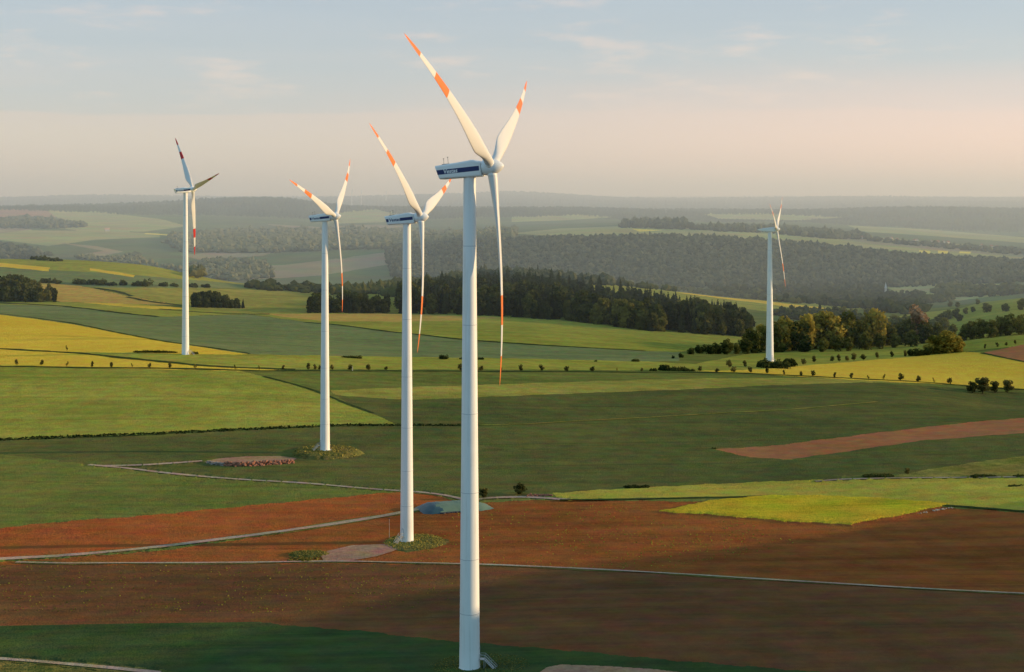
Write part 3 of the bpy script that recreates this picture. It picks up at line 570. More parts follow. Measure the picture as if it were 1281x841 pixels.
def trunk_mb(h, r, limbs=4, spread=1.5, top=.75):
    b = MB(); n = 6; k = 5; off = [Vector((random.uniform(-.04, .04) * h * j / k, random.uniform(-.04, .04) * h * j / k, h * top * j / k - (.3 if j == 0 else 0))) for j in range(k + 1)]
    rings = [[o + Vector((math.cos(2 * math.pi * i / n), math.sin(2 * math.pi * i / n), 0)) * r * (1.25 if j == 0 else 1 - .75 * j / k) for i in range(n)] for j, o in enumerate(off)]
    b.loft(rings)
    for i in range(limbs):
        a = 2 * math.pi * i / max(1, limbs) + random.random(); j = random.choice((2, 3)); o = off[j]
        b.tube(o, o + Vector((math.cos(a) * spread, math.sin(a) * spread, h * .22)), r * .42, r * .12, 5)
    return b

HIDE = []
def proto_tree(kind, h, w, tr, mat, joined=False, **kw):
    """returns (trunk mesh, crown mesh), or one joined mesh"""
    if kind == 'broad': v, f, s = broad_crown(h, w, tr, **kw)
    else: v, f, s = conifer_crown(h, w, **kw)
    tb = trunk_mb(h, max(.07, h * .022), 4 if kind == 'broad' else 0, w * .26, .8 if kind == 'broad' else .97)
    if joined:
        nv = len(tb.v); vv = np.concatenate([np.array(tb.v), v])
        faces = [tuple(q) for q in tb.f] + [tuple(q) for q in (f + nv)]
        o = mesh_obj('t', vv, faces, [BARK, LM[mat]], mat_idx=[0] * len(tb.f) + [1] * len(f), shade=np.concatenate([np.zeros(nv), s]))
        me = o.data; bpy.data.objects.remove(o); me.name = 'tree'; return me
    o = mesh_obj('c', v, f, LM[mat], shade=s); cm = o.data; bpy.data.objects.remove(o); cm.name = 'crown'
    o = tb.build('t', BARK); tm = o.data; bpy.data.objects.remove(o); tm.name = 'trunk'
    return tm, cm

PR = {}
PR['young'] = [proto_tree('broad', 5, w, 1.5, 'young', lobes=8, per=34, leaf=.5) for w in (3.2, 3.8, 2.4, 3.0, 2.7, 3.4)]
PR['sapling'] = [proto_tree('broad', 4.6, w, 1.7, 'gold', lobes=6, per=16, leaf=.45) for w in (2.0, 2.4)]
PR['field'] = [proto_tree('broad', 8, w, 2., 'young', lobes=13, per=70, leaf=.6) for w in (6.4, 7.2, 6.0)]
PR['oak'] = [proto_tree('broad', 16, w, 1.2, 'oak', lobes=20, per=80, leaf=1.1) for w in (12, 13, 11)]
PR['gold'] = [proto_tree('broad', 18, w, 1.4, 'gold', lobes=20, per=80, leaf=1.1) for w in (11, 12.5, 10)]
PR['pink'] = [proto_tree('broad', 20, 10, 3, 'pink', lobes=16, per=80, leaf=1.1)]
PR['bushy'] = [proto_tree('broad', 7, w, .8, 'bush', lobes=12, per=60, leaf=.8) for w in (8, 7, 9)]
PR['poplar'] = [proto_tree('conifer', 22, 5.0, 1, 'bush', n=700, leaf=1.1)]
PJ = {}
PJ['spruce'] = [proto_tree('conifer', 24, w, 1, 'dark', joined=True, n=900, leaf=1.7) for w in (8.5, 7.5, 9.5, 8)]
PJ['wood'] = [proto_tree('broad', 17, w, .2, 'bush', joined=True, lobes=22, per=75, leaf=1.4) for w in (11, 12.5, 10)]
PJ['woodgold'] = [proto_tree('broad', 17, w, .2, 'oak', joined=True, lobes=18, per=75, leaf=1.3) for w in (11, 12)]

def bush_mesh(w, h, mat='bush', d=None, lobes=14, per=50, leaf=.6):
    c = []; nn = []; sh = []; d = d or w
    for i in range(lobes):
        x = random.uniform(-.5, .5) * w * .8; hq = random.uniform(.55, 1.25); y = random.uniform(-.5, .5) * d * .8; r = h * random.uniform(.3, .5)
        q = sph(per); q[:, 2] = np.abs(q[:, 2]) * .95
        c.append(np.array([x, y, random.uniform(.05, .3) * h]) + q * np.array([max(r, min(w * .12, h * 1.1)), max(r, min(d * .12, h)), r * 1.6 * hq]) * (.75 + .35 * rng.random((per, 1)))); nn.append(q + rng.normal(0, .5, (per, 3)))
        sh.append(.4 + random.uniform(-.2, .2) + .3 * q[:, 2] + rng.normal(0, .14, per))
    v, f, s = quads(np.concatenate(c), np.concatenate(nn), leaf * (.6 + .8 * rng.random(lobes * per)), np.concatenate(sh))
    o = mesh_obj('b', v, f, LM[mat], shade=s); me = o.data; bpy.data.objects.remove(o); me.name = 'shrub'; return me

def put_tree(kind, loc, h, name, label, cat='tree', group=None, wide=1., i=None):
    tm, cm = PR[kind][random.randrange(len(PR[kind])) if i is None else i]
    base = {'young': 5, 'sapling': 4.6, 'field': 8, 'oak': 16, 'gold': 18, 'pink': 20, 'bushy': 7, 'poplar': 22}[kind]
    s = h / base
    r = empty(name, loc, random.random() * 6.28, (s * wide, s * wide, s)); tag(r, label, cat, group)
    for nm, me in (('trunk', tm), ('crown', cm)):
        o = bpy.data.objects.new(nm, me); COL.objects.link(o); o.parent = r
    return r
def put_mesh(me, loc, s, name, label, cat, group=None, rz=None):
    o = bpy.data.objects.new(name, me); COL.objects.link(o); o.location = loc; o.rotation_euler = (0, 0, random.random() * 6.28 if rz is None else rz)
    o.scale = s if isinstance(s, tuple) else (s, s, s); return tag(o, label, cat, group)

exec_parts = []
# ------------------------------------------------------------------ wind turbines
WHITE = plain_mat('turbine_white', (.78, .79, .78), .42, .35, .04, .3)
def tower_mat():
    m, nt, out = new_mat('tower_white'); geo = N(nt, 'ShaderNodeNewGeometry'); mp = N(nt, 'ShaderNodeMapping'); L(nt, geo.outputs['Position'], mp.inputs[0]); mp.inputs['Scale'].default_value = (1.6, 1.6, .05)
    n = noise(nt, mp.outputs[0], 1., 5, .65); n2_ = noise(nt, geo.outputs['Position'], .12, 3)
    mr = N(nt, 'ShaderNodeMapRange'); L(nt, math_node(nt, 'ADD', n, math_node(nt, 'MULTIPLY', math_node(nt, 'SUBTRACT', n2_, .5), .5)), mr.inputs[0]); mr.inputs[1].default_value = .5; mr.inputs[2].default_value = .85
    mx = N(nt, 'ShaderNodeMix', data_type='RGBA'); L(nt, mr.outputs[0], mx.inputs[0]); mx.inputs[6].default_value = (.79, .79, .77, 1); mx.inputs[7].default_value = (.60, .585, .54, 1)
    b = N(nt, 'ShaderNodeBsdfPrincipled'); L(nt, mx.outputs[2], b.inputs['Base Color']); b.inputs['Roughness'].default_value = .48; b.inputs['Specular IOR Level'].default_value = .3
    L(nt, b.outputs[0], out.inputs[0]); return m
TOWERW = tower_mat()
BLADEW = plain_mat('blade_grey_white', (.635, .625, .60), .42, .3, .04, .2)
SEAM = plain_mat('seam_grey', (.52, .54, .55), .5, .3, .05)
REDD = plain_mat('band_dark_red', (.50, .03, .03), .45, .3, .05)
REDP = plain_mat('band_red', (.72, .17, .03), .45, .3, .05)
BLUE = plain_mat('stripe_blue', (.018, .030, .115), .45, .35, .06)
STEEL = plain_mat('steel', (.42, .42, .41), .5, .4, .1, 2., .3)
DARK = plain_mat('dark_grey', (.05, .05, .055), .6, .3, .1)
CONC = plain_mat('concrete', (.40, .37, .33), .9, .2, .15, 1.)
WTXT = plain_mat('letter_white', (.80, .80, .80), .45, .3, .03)

def text_mesh(body, size, mat):
    cu = bpy.data.curves.new('t', 'FONT'); cu.body = body; cu.size = size; cu.extrude = .006; cu.offset = size * .018; cu.shear = .12; cu.align_x = 'CENTER'; cu.align_y = 'CENTER'
    o = bpy.data.objects.new('t', cu); COL.objects.link(o); bpy.context.view_layer.update()
    dg = bpy.context.evaluated_depsgraph_get(); me = bpy.data.meshes.new_from_object(o.evaluated_get(dg)); bpy.data.objects.remove(o)
    me.materials.clear(); me.materials.append(mat); me.name = 'lettering'
    return me

def blade_mesh(R, C, B, n=18, red=REDP, pitch=0.):
    """span along +z, leading edge toward +y, upwind toward +x"""
    rs = [0, 1.6, 2.6, 4, 5.5, 7, 8.5, 10, 12, 14.5, 17.5, 21, .585 * R, .585 * R + .02, 28, .72 * R, .72 * R + .02, 34, .862 * R, .862 * R + .02, 39.5 * R / 43, 41.3 * R / 43, 42.4 * R / 43, R]
    k = 43. / R; rings = []; mats = []
    cr = [0, 2.4, 4, 6, 8.5, 11, 14, 18, 24, 30, 36, 40, 42.2, 43]; cc = [1.85, 1.85, 1.95, 2.6, 3.45, 3.5, 3.2, 2.7, 2.1, 1.6, 1.12, .78, .42, .06]
    tr_ = [0, 2.4, 4, 6, 8.5, 12, 20, 43]; tt = [1., 1., .9, .62, .40, .30, .22, .16]
    for r in rs:
        q = r * k; ch = np.interp(q, cr, cc); th = ch * np.interp(q, tr_, tt); be = np.interp(q, [0, 6, 9, 14, 22, 32, 43], [16, 16, 14.5, 11, 7, 4, 2]); be = R_(be + 1 + pitch)
        bl = np.interp(q, [2.4, 7.5], [0, 1]); ax = C * (r / R) - B * (r / R) ** 2; ring = []
        for i in range(n):
            t = 2 * math.pi * i / n
            # circle blends into an aerofoil: thick nose, thin tail
            s = math.cos(t); cy = s * .5; tx = math.sin(t) * .5 * ((1 - bl) + bl * (.42 + .58 * (s + 1) / 2) )
            y = (cy * ch) + bl * ch * -.22; x = tx * th
            ring.append(Vector((x * math.cos(be) + y * math.sin(be) + ax, y * math.cos(be) - x * math.sin(be), r)))
        rings.append(ring)
    b = MB()
    for a in range(len(rings) - 1):
        mid = (rs[a] + rs[a + 1]) / 2 / R
        m = 1 if (.585 < mid < .7203 or mid > .8622) else 0
        b.loft([rings[a], rings[a + 1]], m, cap=False)
    b.add(rings[-1], [tuple(range(n))], 1)
    me = b.build('b', [BLADEW, red], None, True); bm = bmesh.new(); bm.from_mesh(me.data); bmesh.ops.remove_doubles(bm, verts=bm.verts, dist=.0005); bmesh.ops.recalc_face_normals(bm, faces=bm.faces); bm.to_mesh(me.data); bm.free()
    d = me.data; bpy.data.objects.remove(me); d.name = 'blade'; return d

def turbine(base, hubpx, yaw, phase, C, B, label, stair_az, variant, r0=2.07, r1=1.22, R=43.0, red=REDP, pitch=0.):
    bx, by, bz = base
    root = empty('wind_turbine', base); tag(root, label, 'wind turbine', 'wind turbines standing in the fields')
    Yh = by + 4.5 * math.sin(yaw)
    hz = ZC + (HY - hubpx[1]) * Yh / F                      # hub height
    tilt = R_(5.5); ntop = hz - bz - 4.6 * math.sin(tilt)   # nacelle centre line at the tower axis
    Ht = ntop - 1.55
    # tower
    b = MB(); n = 48; prof = [(-.6, r0 * 1.11), (.12, r0 * 1.11), (.3, r0 * 1.04), (.55, r0)]
    seams = [.115, .225, .36, .52, .70, .86]
    zs = []
    for s in seams: zs += [(Ht * s - .07, 0), (Ht * s - .068, .025), (Ht * s + .068, .025), (Ht * s + .07, 0)]
    rad = lambda z: r0 + (r1 - r0) * (max(0, z) / Ht) ** .95
    allz = sorted(zs + [(Ht * j / 20, 0) for j in range(1, 20)])
    prof += [(z, rad(z) + e) for z, e in allz] + [(Ht, r1)]
    rings = [[Vector((r * math.cos(2 * math.pi * i / n), r * math.sin(2 * math.pi * i / n), z)) for i in range(n)] for z, r in prof]
    mi = []
    for a in range(len(rings) - 1):
        sm = 1 if any(abs((prof[a][0] + prof[a + 1][0]) / 2 - Ht * s) < .069 for s in seams) else 0
        mi += [sm] * n
    b.loft(rings, mi + [0, 0])
    tw = b.build('tower', [TOWERW, SEAM], root, True, 25)
    fb = MB(); fb.loft([[Vector((r * math.cos(2 * math.pi * i / n), r * math.sin(2 * math.pi * i / n), z)) for i in range(n)] for z, r in ((-1.2, r0 * 1.5), (.06, r0 * 1.5), (.1, r0 * 1.42))])
    fb.build('foundation', CONC, root)
    # door and stair, laid out along the direction stair_az
    ca, sa = math.cos(stair_az), math.sin(stair_az); rot = Matrix.Rotation(stair_az, 3, 'Z')
    W = lambda x, y, z: rot @ Vector((x, y, z))
    d = MB(); rr = rad(3.2)
    d.loft([[W(rr * math.cos(t) + e, rr * math.sin(t), z) for t, z in ((-.24, 2.25), (.24, 2.25), (.24, 4.3), (.14, 4.55), (-.14, 4.55), (-.24, 4.3))] for e in (-.35, .03)])
    dr = d.build('door', SEAM, tw); h_ = MB(); h_.box(W(rr * math.cos(.18) + .06, rr * math.sin(.18), 3.3), (.08, .06, .3), rot); h_.build('handle', DARK, dr)
    s = MB(); x0 = rr + .02; s.box(W(x0 + .55, 0, 2.16), (1.1, 1.2, .08), rot)
    nst = 9; run = 2.3
    for i in range(nst):
        s.box(W(x0 + 1.15 + run * (i + .5) / nst, 0, 2.1 - 2.1 * (i + .5) / nst), (.27, 1.0, .05), rot)
    for yy in (-.55, .55):
        s.tube(W(x0 + 1.1, yy, 2.14), W(x0 + 1.1 + run, yy, 0), .07, n=6)
        for hgt in (.55, 1.05):
            s.tube(W(x0 + 1.1, yy, 2.14 + hgt), W(x0 + 1.1 + run, yy, hgt), .035, n=6); s.tube(W(x0 + .05, yy, 2.14 + hgt), W(x0 + 1.1, yy, 2.14 + hgt), .035, n=6)
        for t in (0, .5, 1): s.tube(W(x0 + 1.1 + run * t, yy, 2.1 * (1 - t)), W(x0 + 1.1 + run * t, yy, 2.1 * (1 - t) + 1.05), .035, n=6)
        s.tube(W(x0 + .1, yy, 2.1), W(x0 + .1, yy, 3.2), .035, n=6); s.tube(W(x0 + 1.0, yy, 0), W(x0 + 1.0, yy, 2.1), .05, n=6)
    s.build('stair', STEEL, root)
    # head frame: +x along the rotor axis
    M = Matrix.Translation((0, 0, ntop)) @ Matrix.Rotation(yaw, 4, 'Z') @ Matrix.Rotation(-tilt, 4, 'Y')
    def setm(o, m=M): o.matrix_local = m
    def sect(xt, xb, zb, zt, w, rc=.45, nn=6):
        pts = []
        for cy, cz, a0 in ((w - rc, zt - rc, 0), (-w + rc, zt - rc, 90), (-w + rc, zb + rc, 180), (w - rc, zb + rc, 270)):
            for j in range(nn + 1):
                a = R_(a0 + 90 * j / nn); y = cy + rc * math.cos(a); z = cz + rc * math.sin(a); t = (z - zb) / (zt - zb)
                pts.append(Vector((xb + (xt - xb) * t, y, z)))
        return pts
    nb = MB()
    if variant < 2:
        nb.loft([sect(-6.72, -5.95, -1.3, 1.15, 1.3), sect(-6.85, -6.05, -1.42, 1.3, 1.42), sect(-6.6, -5.8, -1.46, 1.36, 1.5), sect(-2, -2, -1.56, 1.56, 1.62), sect(1.2, 1.2, -1.66, 1.78, 1.7), sect(2.5, 2.6, -1.7, 1.3, 1.6), sect(2.75, 2.75, -1.6, .95, 1.45)])
    else:
        nb.loft([sect(-8.6, -8.4, .55, .95, .5, .15), sect(-8.3, -7.6, .2, 1.2, .8, .3), sect(-5, -4.6, -.75, 1.4, 1.3), sect(-2, -1.8, -1.35, 1.55, 1.6), sect(2, 2, -1.65, 1.6, 1.7), sect(4.0, 4.0, -1.6, 1.4, 1.55), sect(4.3, 4.3, -1.4, 1.1, 1.35)])
    nc_ = nb.build('nacelle', [WHITE], root, True, 35); setm(nc_)
    sg = MB()                                   # roof hatch and sensors
    for xx, yy, hh in ((-5.2, -.3, 1.25), (-4.5, .3, 1.5)):
        zt = 1.36 + .03; sg.tube((xx, yy, zt - .1), (xx, yy, zt + hh), .035, n=6, m=0); sg.box((xx, yy, zt + hh), (.3, .08, .1), m=0)
    sg.box((-4.8, 0, 1.48), (1.5, 1.1, .16), m=0)
    so = sg.build('wind_sensor', [DARK], nc_)
    if variant == 2: so.location = (-3.2, 0, -.2)
    if variant < 2:
        hw = lambda x: np.interp(x, [-6.6, -2, 1.2, 2.5], [1.5, 1.62, 1.7, 1.6]) + .012
        segs = [(-6.42, 2.5)] if variant == 0 else [(-6.3, -5.5), (-1.7, 2.5)]
        for sd in (-1, 1):
            for xa, xb in segs:
                sb = MB()
                xs = sorted([xa, xb] + [q for q in (-2, 1.2) if xa < q < xb])
                for p, q_ in zip(xs[:-1], xs[1:]):
                    f = lambda x, z: (x - (.10 * (1 if z > 0 else -1) if x < -6 else 0), sd * hw(x), z)
                    sb.add([f(p, -.52), f(q_, -.52), f(q_, .42), f(p, .42)], [(0, 1, 2, 3) if sd < 0 else (3, 2, 1, 0)])
                sb.build('stripe', BLUE, nc_)
        me = text_mesh('Vestas', 1.15 if variant == 0 else 1.35, WTXT if variant == 0 else BLUE)
        for sd in (-1, 1):
            t = bpy.data.objects.new('lettering', me); COL.objects.link(t); t.parent = nc_
            xc = -3.55; slope = math.atan2(hw(-2) - hw(-6.6), 4.6)
            t.location = (xc, sd * (hw(xc) + .018), -.05); t.rotation_euler = (R_(90), 0, slope * -1) if sd < 0 else (R_(90), 0, math.pi + slope)
    # rotor
    xr = 4.6
    hb = MB(); pr = [(-1.75, 1.35), (-1.6, 1.52), (-.6, 1.6), (.5, 1.56), (1.1, 1.38), (1.7, 1.05), (2.2, .62), (2.5, .25), (2.58, .03)]
    hb.loft([[Vector((x, r * math.cos(2 * math.pi * i / 32), r * math.sin(2 * math.pi * i / 32))) for i in range(32)] for x, r in pr])
    for k in range(3):
        a = phase + k * 2 * math.pi / 3; u = Vector((0, -math.sin(a), math.cos(a)))
        hb.tube(u * .9, u * 1.72, 1.02, .98, 24)
    ho = hb.build('hub', WHITE, root, True, 35); Mh = M @ Matrix.Translation((xr, 0, 0)); setm(ho, Mh)
    bm_ = blade_mesh(R, C, B, red=red, pitch=pitch)
    for k in range(3):
        a = phase + k * 2 * math.pi / 3
        o = bpy.data.objects.new('blade', bm_); COL.objects.link(o); o.parent = root
        o.matrix_local = Mh @ Matrix.Rotation(a, 4, 'X') @ Matrix.Translation((0, 0, .35))
    return root

TB = {}
T_ = R_
p1 = ground(587.5, 837); p2 = ground(509, 678); 
def on_mound(px, py, Y, up): x, y, z = at(px, Y); return (x, y, z + up)
def phz(p): return R_(p)
turbine(p1, (617, 209), R_(-17), R_(-62), 2.5, 4.5, 'nearest and tallest white wind turbine with blue stripe, centre', R_(-12), 0)
turbine(p2, (529, 272), R_(-16), R_(-72), 2.5, 4.5, 'white wind turbine second nearest, standing beside a gravel pad in the brown field', R_(-128), 1, R=41.5)
x3, y3, z3 = at(406.5, 601); p3 = (x3, y3, z3 + 1.6)
turbine(p3, (422, 271), R_(-14), R_(-52), 1.5, 4.5, 'white wind turbine on a round grassy mound in the dark wheat', R_(-150), 1, R=41.)
p4 = ground(232, 444)
turbine(p4, (236, 237), R_(32), R_(-42), 4.5, 2.5, 'leftmost white wind turbine with dark red blade tips among golden barley', R_(-10), 1, r0=2.2, red=REDD, pitch=106.)
p5 = at(963, 1000)
turbine(p5, (974, 287), R_(-18), R_(-56), 4.5, 2.5, 'rightmost white wind turbine with tapered rear nacelle above a dark bush', R_(-60), 2, r0=2.75, r1=1.35, R=41., pitch=-11.)

# ------------------------------------------------------------------ mounds, clamp, rubble, mast
def mound(c, rx, ry, h, label, name='grass_mound', mat='verge', seed=0, tufts=900, ts=.5):
    r = np.random.default_rng(seed); n = 48; rings = [(1.12, -.3), (1.0, .05), (.93, .55), (.86, .92), (.7, 1.), (.35, 1.02), (.02, 1.02)]; v = []
    irr = 1 + .06 * np.sin(np.arange(n) / n * 2 * np.pi * 3 + 1) + .04 * r.normal(size=n)
    for s, zz in rings:
        for i in range(n):
            a = 2 * math.pi * i / n; x = c[0] + rx * s * math.cos(a) * irr[i]; y = c[1] + ry * s * math.sin(a) * irr[i]
            v.append((x, y, float(terr(x, y)) + ZC + h * zz + r.normal() * .05))
    f = [(k * n + i, k * n + (i + 1) % n, (k + 1) * n + (i + 1) % n, (k + 1) * n + i) for k in range(len(rings) - 1) for i in range(n)] + [tuple(range((len(rings) - 1) * n, len(rings) * n))]
    o = tag(mesh_obj(name, v, f, G[mat], smooth=True), label, 'mound', kind='structure')
    a = r.random(tufts) * 6.283; s = np.sqrt(r.random(tufts)); x = c[0] + rx * s * np.cos(a); y = c[1] + ry * s * np.sin(a)
    z = terr(x, y) + ZC + np.interp(s, [0, .85, 1], [h, h * .95, .05]) + .12
    vv, ff, ss = quads(np.stack([x, y, z], 1), rng.normal(size=(tufts, 3)) * np.array([1, 1, .3]), ts * (.5 + r.random(tufts)), .5 + .3 * r.normal(size=tufts))
    tag(mesh_obj('rough_grass', vv, ff, LM['grass'], shade=ss), 'rough grass growing on the ' + label, 'grass', kind='stuff')
mound((x3 + .8, y3 - .3), 14.5, 15.5, 1.7, 'round mound at the foot of the third turbine', seed=3)
mound((p2[0] + 2.5, p2[1] - 1), 9.5, 12, .35, 'low grass patch at the foot of the second turbine', seed=4, ts=.3, tufts=1400)
mound((p1[0] + 2, p1[1] + 1.5), 11, 9, .25, 'low grass patch at the foot of the front turbine', seed=5, mat='verge', ts=.22, tufts=2000)
gx = ground(386, 694); mound((gx[0], gx[1]), 6, 4, .5, 'grassy heap left of the gravel pad', seed=6, tufts=500, ts=.3)

# rubble heap beside the third turbine's pad
def stones(name, label, cat, path, n, w, h, smin, smax, mat, seed):
    r = np.random.default_rng(seed); b = MB(); p = poly_ground(path, .5)
    for i in range(n):
        q = p[r.integers(len(p))]; lat = r.normal(0, w / 3); s = r.uniform(smin, smax)
        x, y = q[0] + r.normal(0, .4), q[1] + lat; z = float(terr(x, y)) + ZC + max(0, h * (1 - (abs(lat) / w) ** 1.2)) * r.uniform(.15, 1)
        bm = bmesh.new(); bmesh.ops.create_icosphere(bm, subdivisions=1, radius=s)
        for v in bm.verts: v.co = Vector((v.co.x * r.uniform(.8, 1.3), v.co.y * r.uniform(.8, 1.2), v.co.z * r.uniform(.55, .9)))
        rm = Matrix.Rotation(r.random() * 6, 3, 'Z')
        b.add([rm @ v.co + Vector((x, y, z)) for v in bm.verts], [tuple(v.index for v in fc.verts) for fc in bm.faces]); bm.free()
    return tag(b.build(name, mat), label, cat)
RUB = plain_mat('rubble_red', (.30, .135, .085), .95, .1, .45, .8); RUBG = plain_mat('rubble_grey', (.30, .24, .20), .95, .1, .4, .8)
stones('rubble_heap', 'long heap of red brown rubble along the front of the gravel pad', 'rubble heap', [(282, 583), (300, 584), (330, 582.5), (352, 581), (367, 580)], 340, 2.0, 1.9, .35, .85, RUB, 1)
stones('rubble_heap', 'small heap of grey stones at the left end of the gravel pad', 'rubble heap', [(259, 580), (270, 582), (284, 583.5)], 130, 1.8, 1.3, .28, .65, RUBG, 2)
stones('soil_heap', 'low reddish soil heap beside the lane under a small tree', 'soil heap', [(662, 621.5), (675, 621), (688, 621.5)], 110, 1.4, .9, .25, .55, RUB, 3)
tag(stones('loose_stones', 'pale loose stones at the right tip of the yellow patch', 'stones', [(1150, 643), (1170, 639), (1190, 636)], 34, 1.4, .3, .15, .38, plain_mat('pale_stone', (.48, .38, .29), .95, .1, .3, .8), 4), kind='stuff')

# covered silage clamp
TARP = plain_mat('tarp_green', (.125, .19, .125), .6, .35, .25, .5); TARPD = plain_mat('tarp_teal', (.022, .07, .085), .45, .4, .25, .6)
def clamp():
    a = np.array(ground(524, 639)[:2]); bb = np.array(ground(612, 633)[:2]); ax = bb - a; Ln = np.linalg.norm(ax); ax /= Ln; nn = np.array([-ax[1], ax[0]])
    root = empty('silage_clamp', (a[0], a[1], float(terr(*a)) + ZC)); tag(root, 'long low silage clamp under green plastic sheeting behind the front turbine', 'silage clamp')
    r = np.random.default_rng(5); k = 40; m = 17; W = 7.5; v = []; mi = []
    for i in range(k + 1):
        t = i / k; hh = 2.3 * min(1, (t / .16)) ** .7 * min(1, (1 - t) / .3) ** .8; wv = W * (.75 + .25 * min(1, t / .1) * min(1, (1 - t) / .2))
        for j in range(m + 1):
            s = j / m * 2 - 1; z = hh * max(0, 1 - abs(s) ** 2.4) + r.normal() * .06
            p = a + ax * Ln * t + nn * wv * s; v.append((p[0] - root.location.x, p[1] - root.location.y, float(terr(*p)) + ZC - root.location.z + z + .05))
    f = [(i * (m + 1) + j, (i + 1) * (m + 1) + j, (i + 1) * (m + 1) + j + 1, i * (m + 1) + j + 1) for i in range(k) for j in range(m)]
    mi = [1 if i < 9 + 2 * math.sin(j) else 0 for i in range(k) for j in range(m)]
    mesh_obj('sheeting', v, f, [TARP, TARPD], root, mi, True)
    for i in range(26):
        p = a + ax * (6 + i * (Ln - 12) / 26) - nn * (W * .96 + r.normal() * .3); z = float(terr(*p)) + ZC - root.location.z
        c = Vector((p[0] - root.location.x, p[1] - root.location.y, z + .22)); n = 10; ty = MB()
        ty.loft([[c + Vector((math.cos(2 * math.pi * q / n) * rr, math.sin(2 * math.pi * q / n) * rr, zz)) for q in range(n)] for rr, zz in ((.5, -.2), (.55, 0), (.5, .2), (.28, .2), (.24, 0), (.28, -.2))], cap=False)
        ty.build('tyre', DARK, root, True)
clamp()

def mast(loc, h, r, label, name='mast', cross=0):
    root = empty(name, loc); tag(root, label, name.replace('_', ' '))
    b = MB(); b.tube((0, 0, -.5), (0, 0, h), r, r * .6, 10); b.build('pole', STEEL, root)
    c = MB(); c.box((0, 0, h + .05), (.5, .12, .12)); c.box((.25, 0, h + .15), (.12, .12, .2)); c.box((-.25, 0, h + .15), (.12, .12, .2)); c.build('sensor', DARK, root)
mast(ground(487, 673), 6.0, .06, 'thin measuring mast left of the second turbine')
mast(ground(441, 465), 3.0, .22, 'short pale post by the lane behind the third turbine', 'marker_post')
# ------------------------------------------------------------------ single trees and the row of young trees
rowA = [(21, 457.3, 'y', 7), (52, 457.5, 'y', 8), (84, 459, 's', 6), (115, 460, 'y', 8), (139, 460.3, 'y', 8), (165, 460, 's', 5.5), (187, 460.5, 'y', 7.5), (213, 461, 'y', 8), (244, 462, 's', 7)]
rowB = [(294, 463, 's', 8), (324, 463.5, 's', 6), (354, 463, 'y', 7), (386, 463.5, 'y', 9), (394.5, 463, 'y', 6), (400, 463, 'y', 6.5), (415.5, 463.5, 'y', 8), (438, 464, 'y', 7), (461, 464, 'y', 8), (483, 463.5, 'y', 6), (576, 464.5, 'y', 8), (601.5, 464.5, 'y', 8), (627, 464.5, 'y', 6.5), (651.5, 465, 'y', 9), (678, 465, 'y', 9), (709, 465.5, 'y', 8.5), (741, 465.5, 'y', 8), (772, 465.5, 's', 6), (803, 465, 'y', 5)]
rowC = [(876, 465, 'y', 6), (897, 466.5, 'y', 7), (918, 466.5, 'y', 7), (939, 467, 'y', 7), (960, 468, 'y', 7.5), (981, 469.5, 'y', 7.5), (1002, 471, 'y', 7.5), (1017, 471, 'y', 6.5), (1044, 473.5, 'y', 8), (1065, 474, 'y', 8), (1086, 475, 's', 6), (1106, 476, 's', 8), (1127, 477, 'y', 8.5), (1149, 478.5, 'y', 8.5), (1168, 480, 's', 9), (1188, 481, 'y', 8)]
rowD = [(912, 460.5, 'y', 9), (932.5, 460, 'y', 8), (1005, 456.5, 'y', 8), (1019, 454, 'y', 10), (1041, 453, 'y', 7), (1050, 453, 'y', 8), (1060, 452.5, 'y', 8.5), (1068, 452, 'y', 10), (1080, 451.5, 'y', 8.5), (1097.5, 449, 'y', 9), (1116, 448, 'y', 9), (1133, 447, 'y', 8), (1232, 437, 'y', 7), (1248, 435, 'y', 6), (1259, 433, 'y', 6), (1270, 431, 'y', 5)]
for row, lab, grp in ((rowA, 'small young tree in the row before the golden barley on the left', 'young trees before the left barley'),
                      (rowB, 'small dark young tree in the row along the lane across the middle', 'young trees along the middle lane'),
                      (rowC, 'small young tree in the row on the near edge of the right barley field', 'young trees on the near edge of the right barley'),
                      (rowD, 'small dark young tree along the far edge of the right barley field', 'young trees along the far edge of the right barley')):
    for px, py, k, hp in row:
        g = ground(px, py); put_tree('young' if k == 'y' else 'sapling', (g[0], g[1], g[2] - .1), hp * 1.05 * g[1] / F * random.uniform(.75, 1.15), 'young_tree', lab, 'tree', grp, wide=random.uniform(1.0, 1.4))
g = ground(79.5 + 4, 440); put_tree('sapling', g, 3.6, 'young_tree', 'lone thin sapling in the middle of the golden barley field', 'tree')
for px, py, hp, lab, w in ((605.5, 624, 13, 'small dark tree just right of the front tower beside the lane', 1.1), (649.5, 619.5, 15, 'small round tree above the reddish soil heap by the lane', 1.2), (1135, 593.5, 8, 'single pale green tree in the hollow on the right', 1.1),
                           (1216, 492.5, 15, 'leftmost of four dark trees by the barley corner', 1.3), (1229.5, 493, 20, 'tallest of four dark trees by the barley corner', 1.25), (1245, 492.5, 15, 'third of four dark trees by the barley corner', 1.15), (1260, 492, 16, 'rightmost of four dark trees by the barley corner', 1.25)):
    g = ground(px, py); put_tree('field', (g[0], g[1], g[2] - .1), hp * g[1] / F, 'field_tree', lab, 'tree', wide=w)

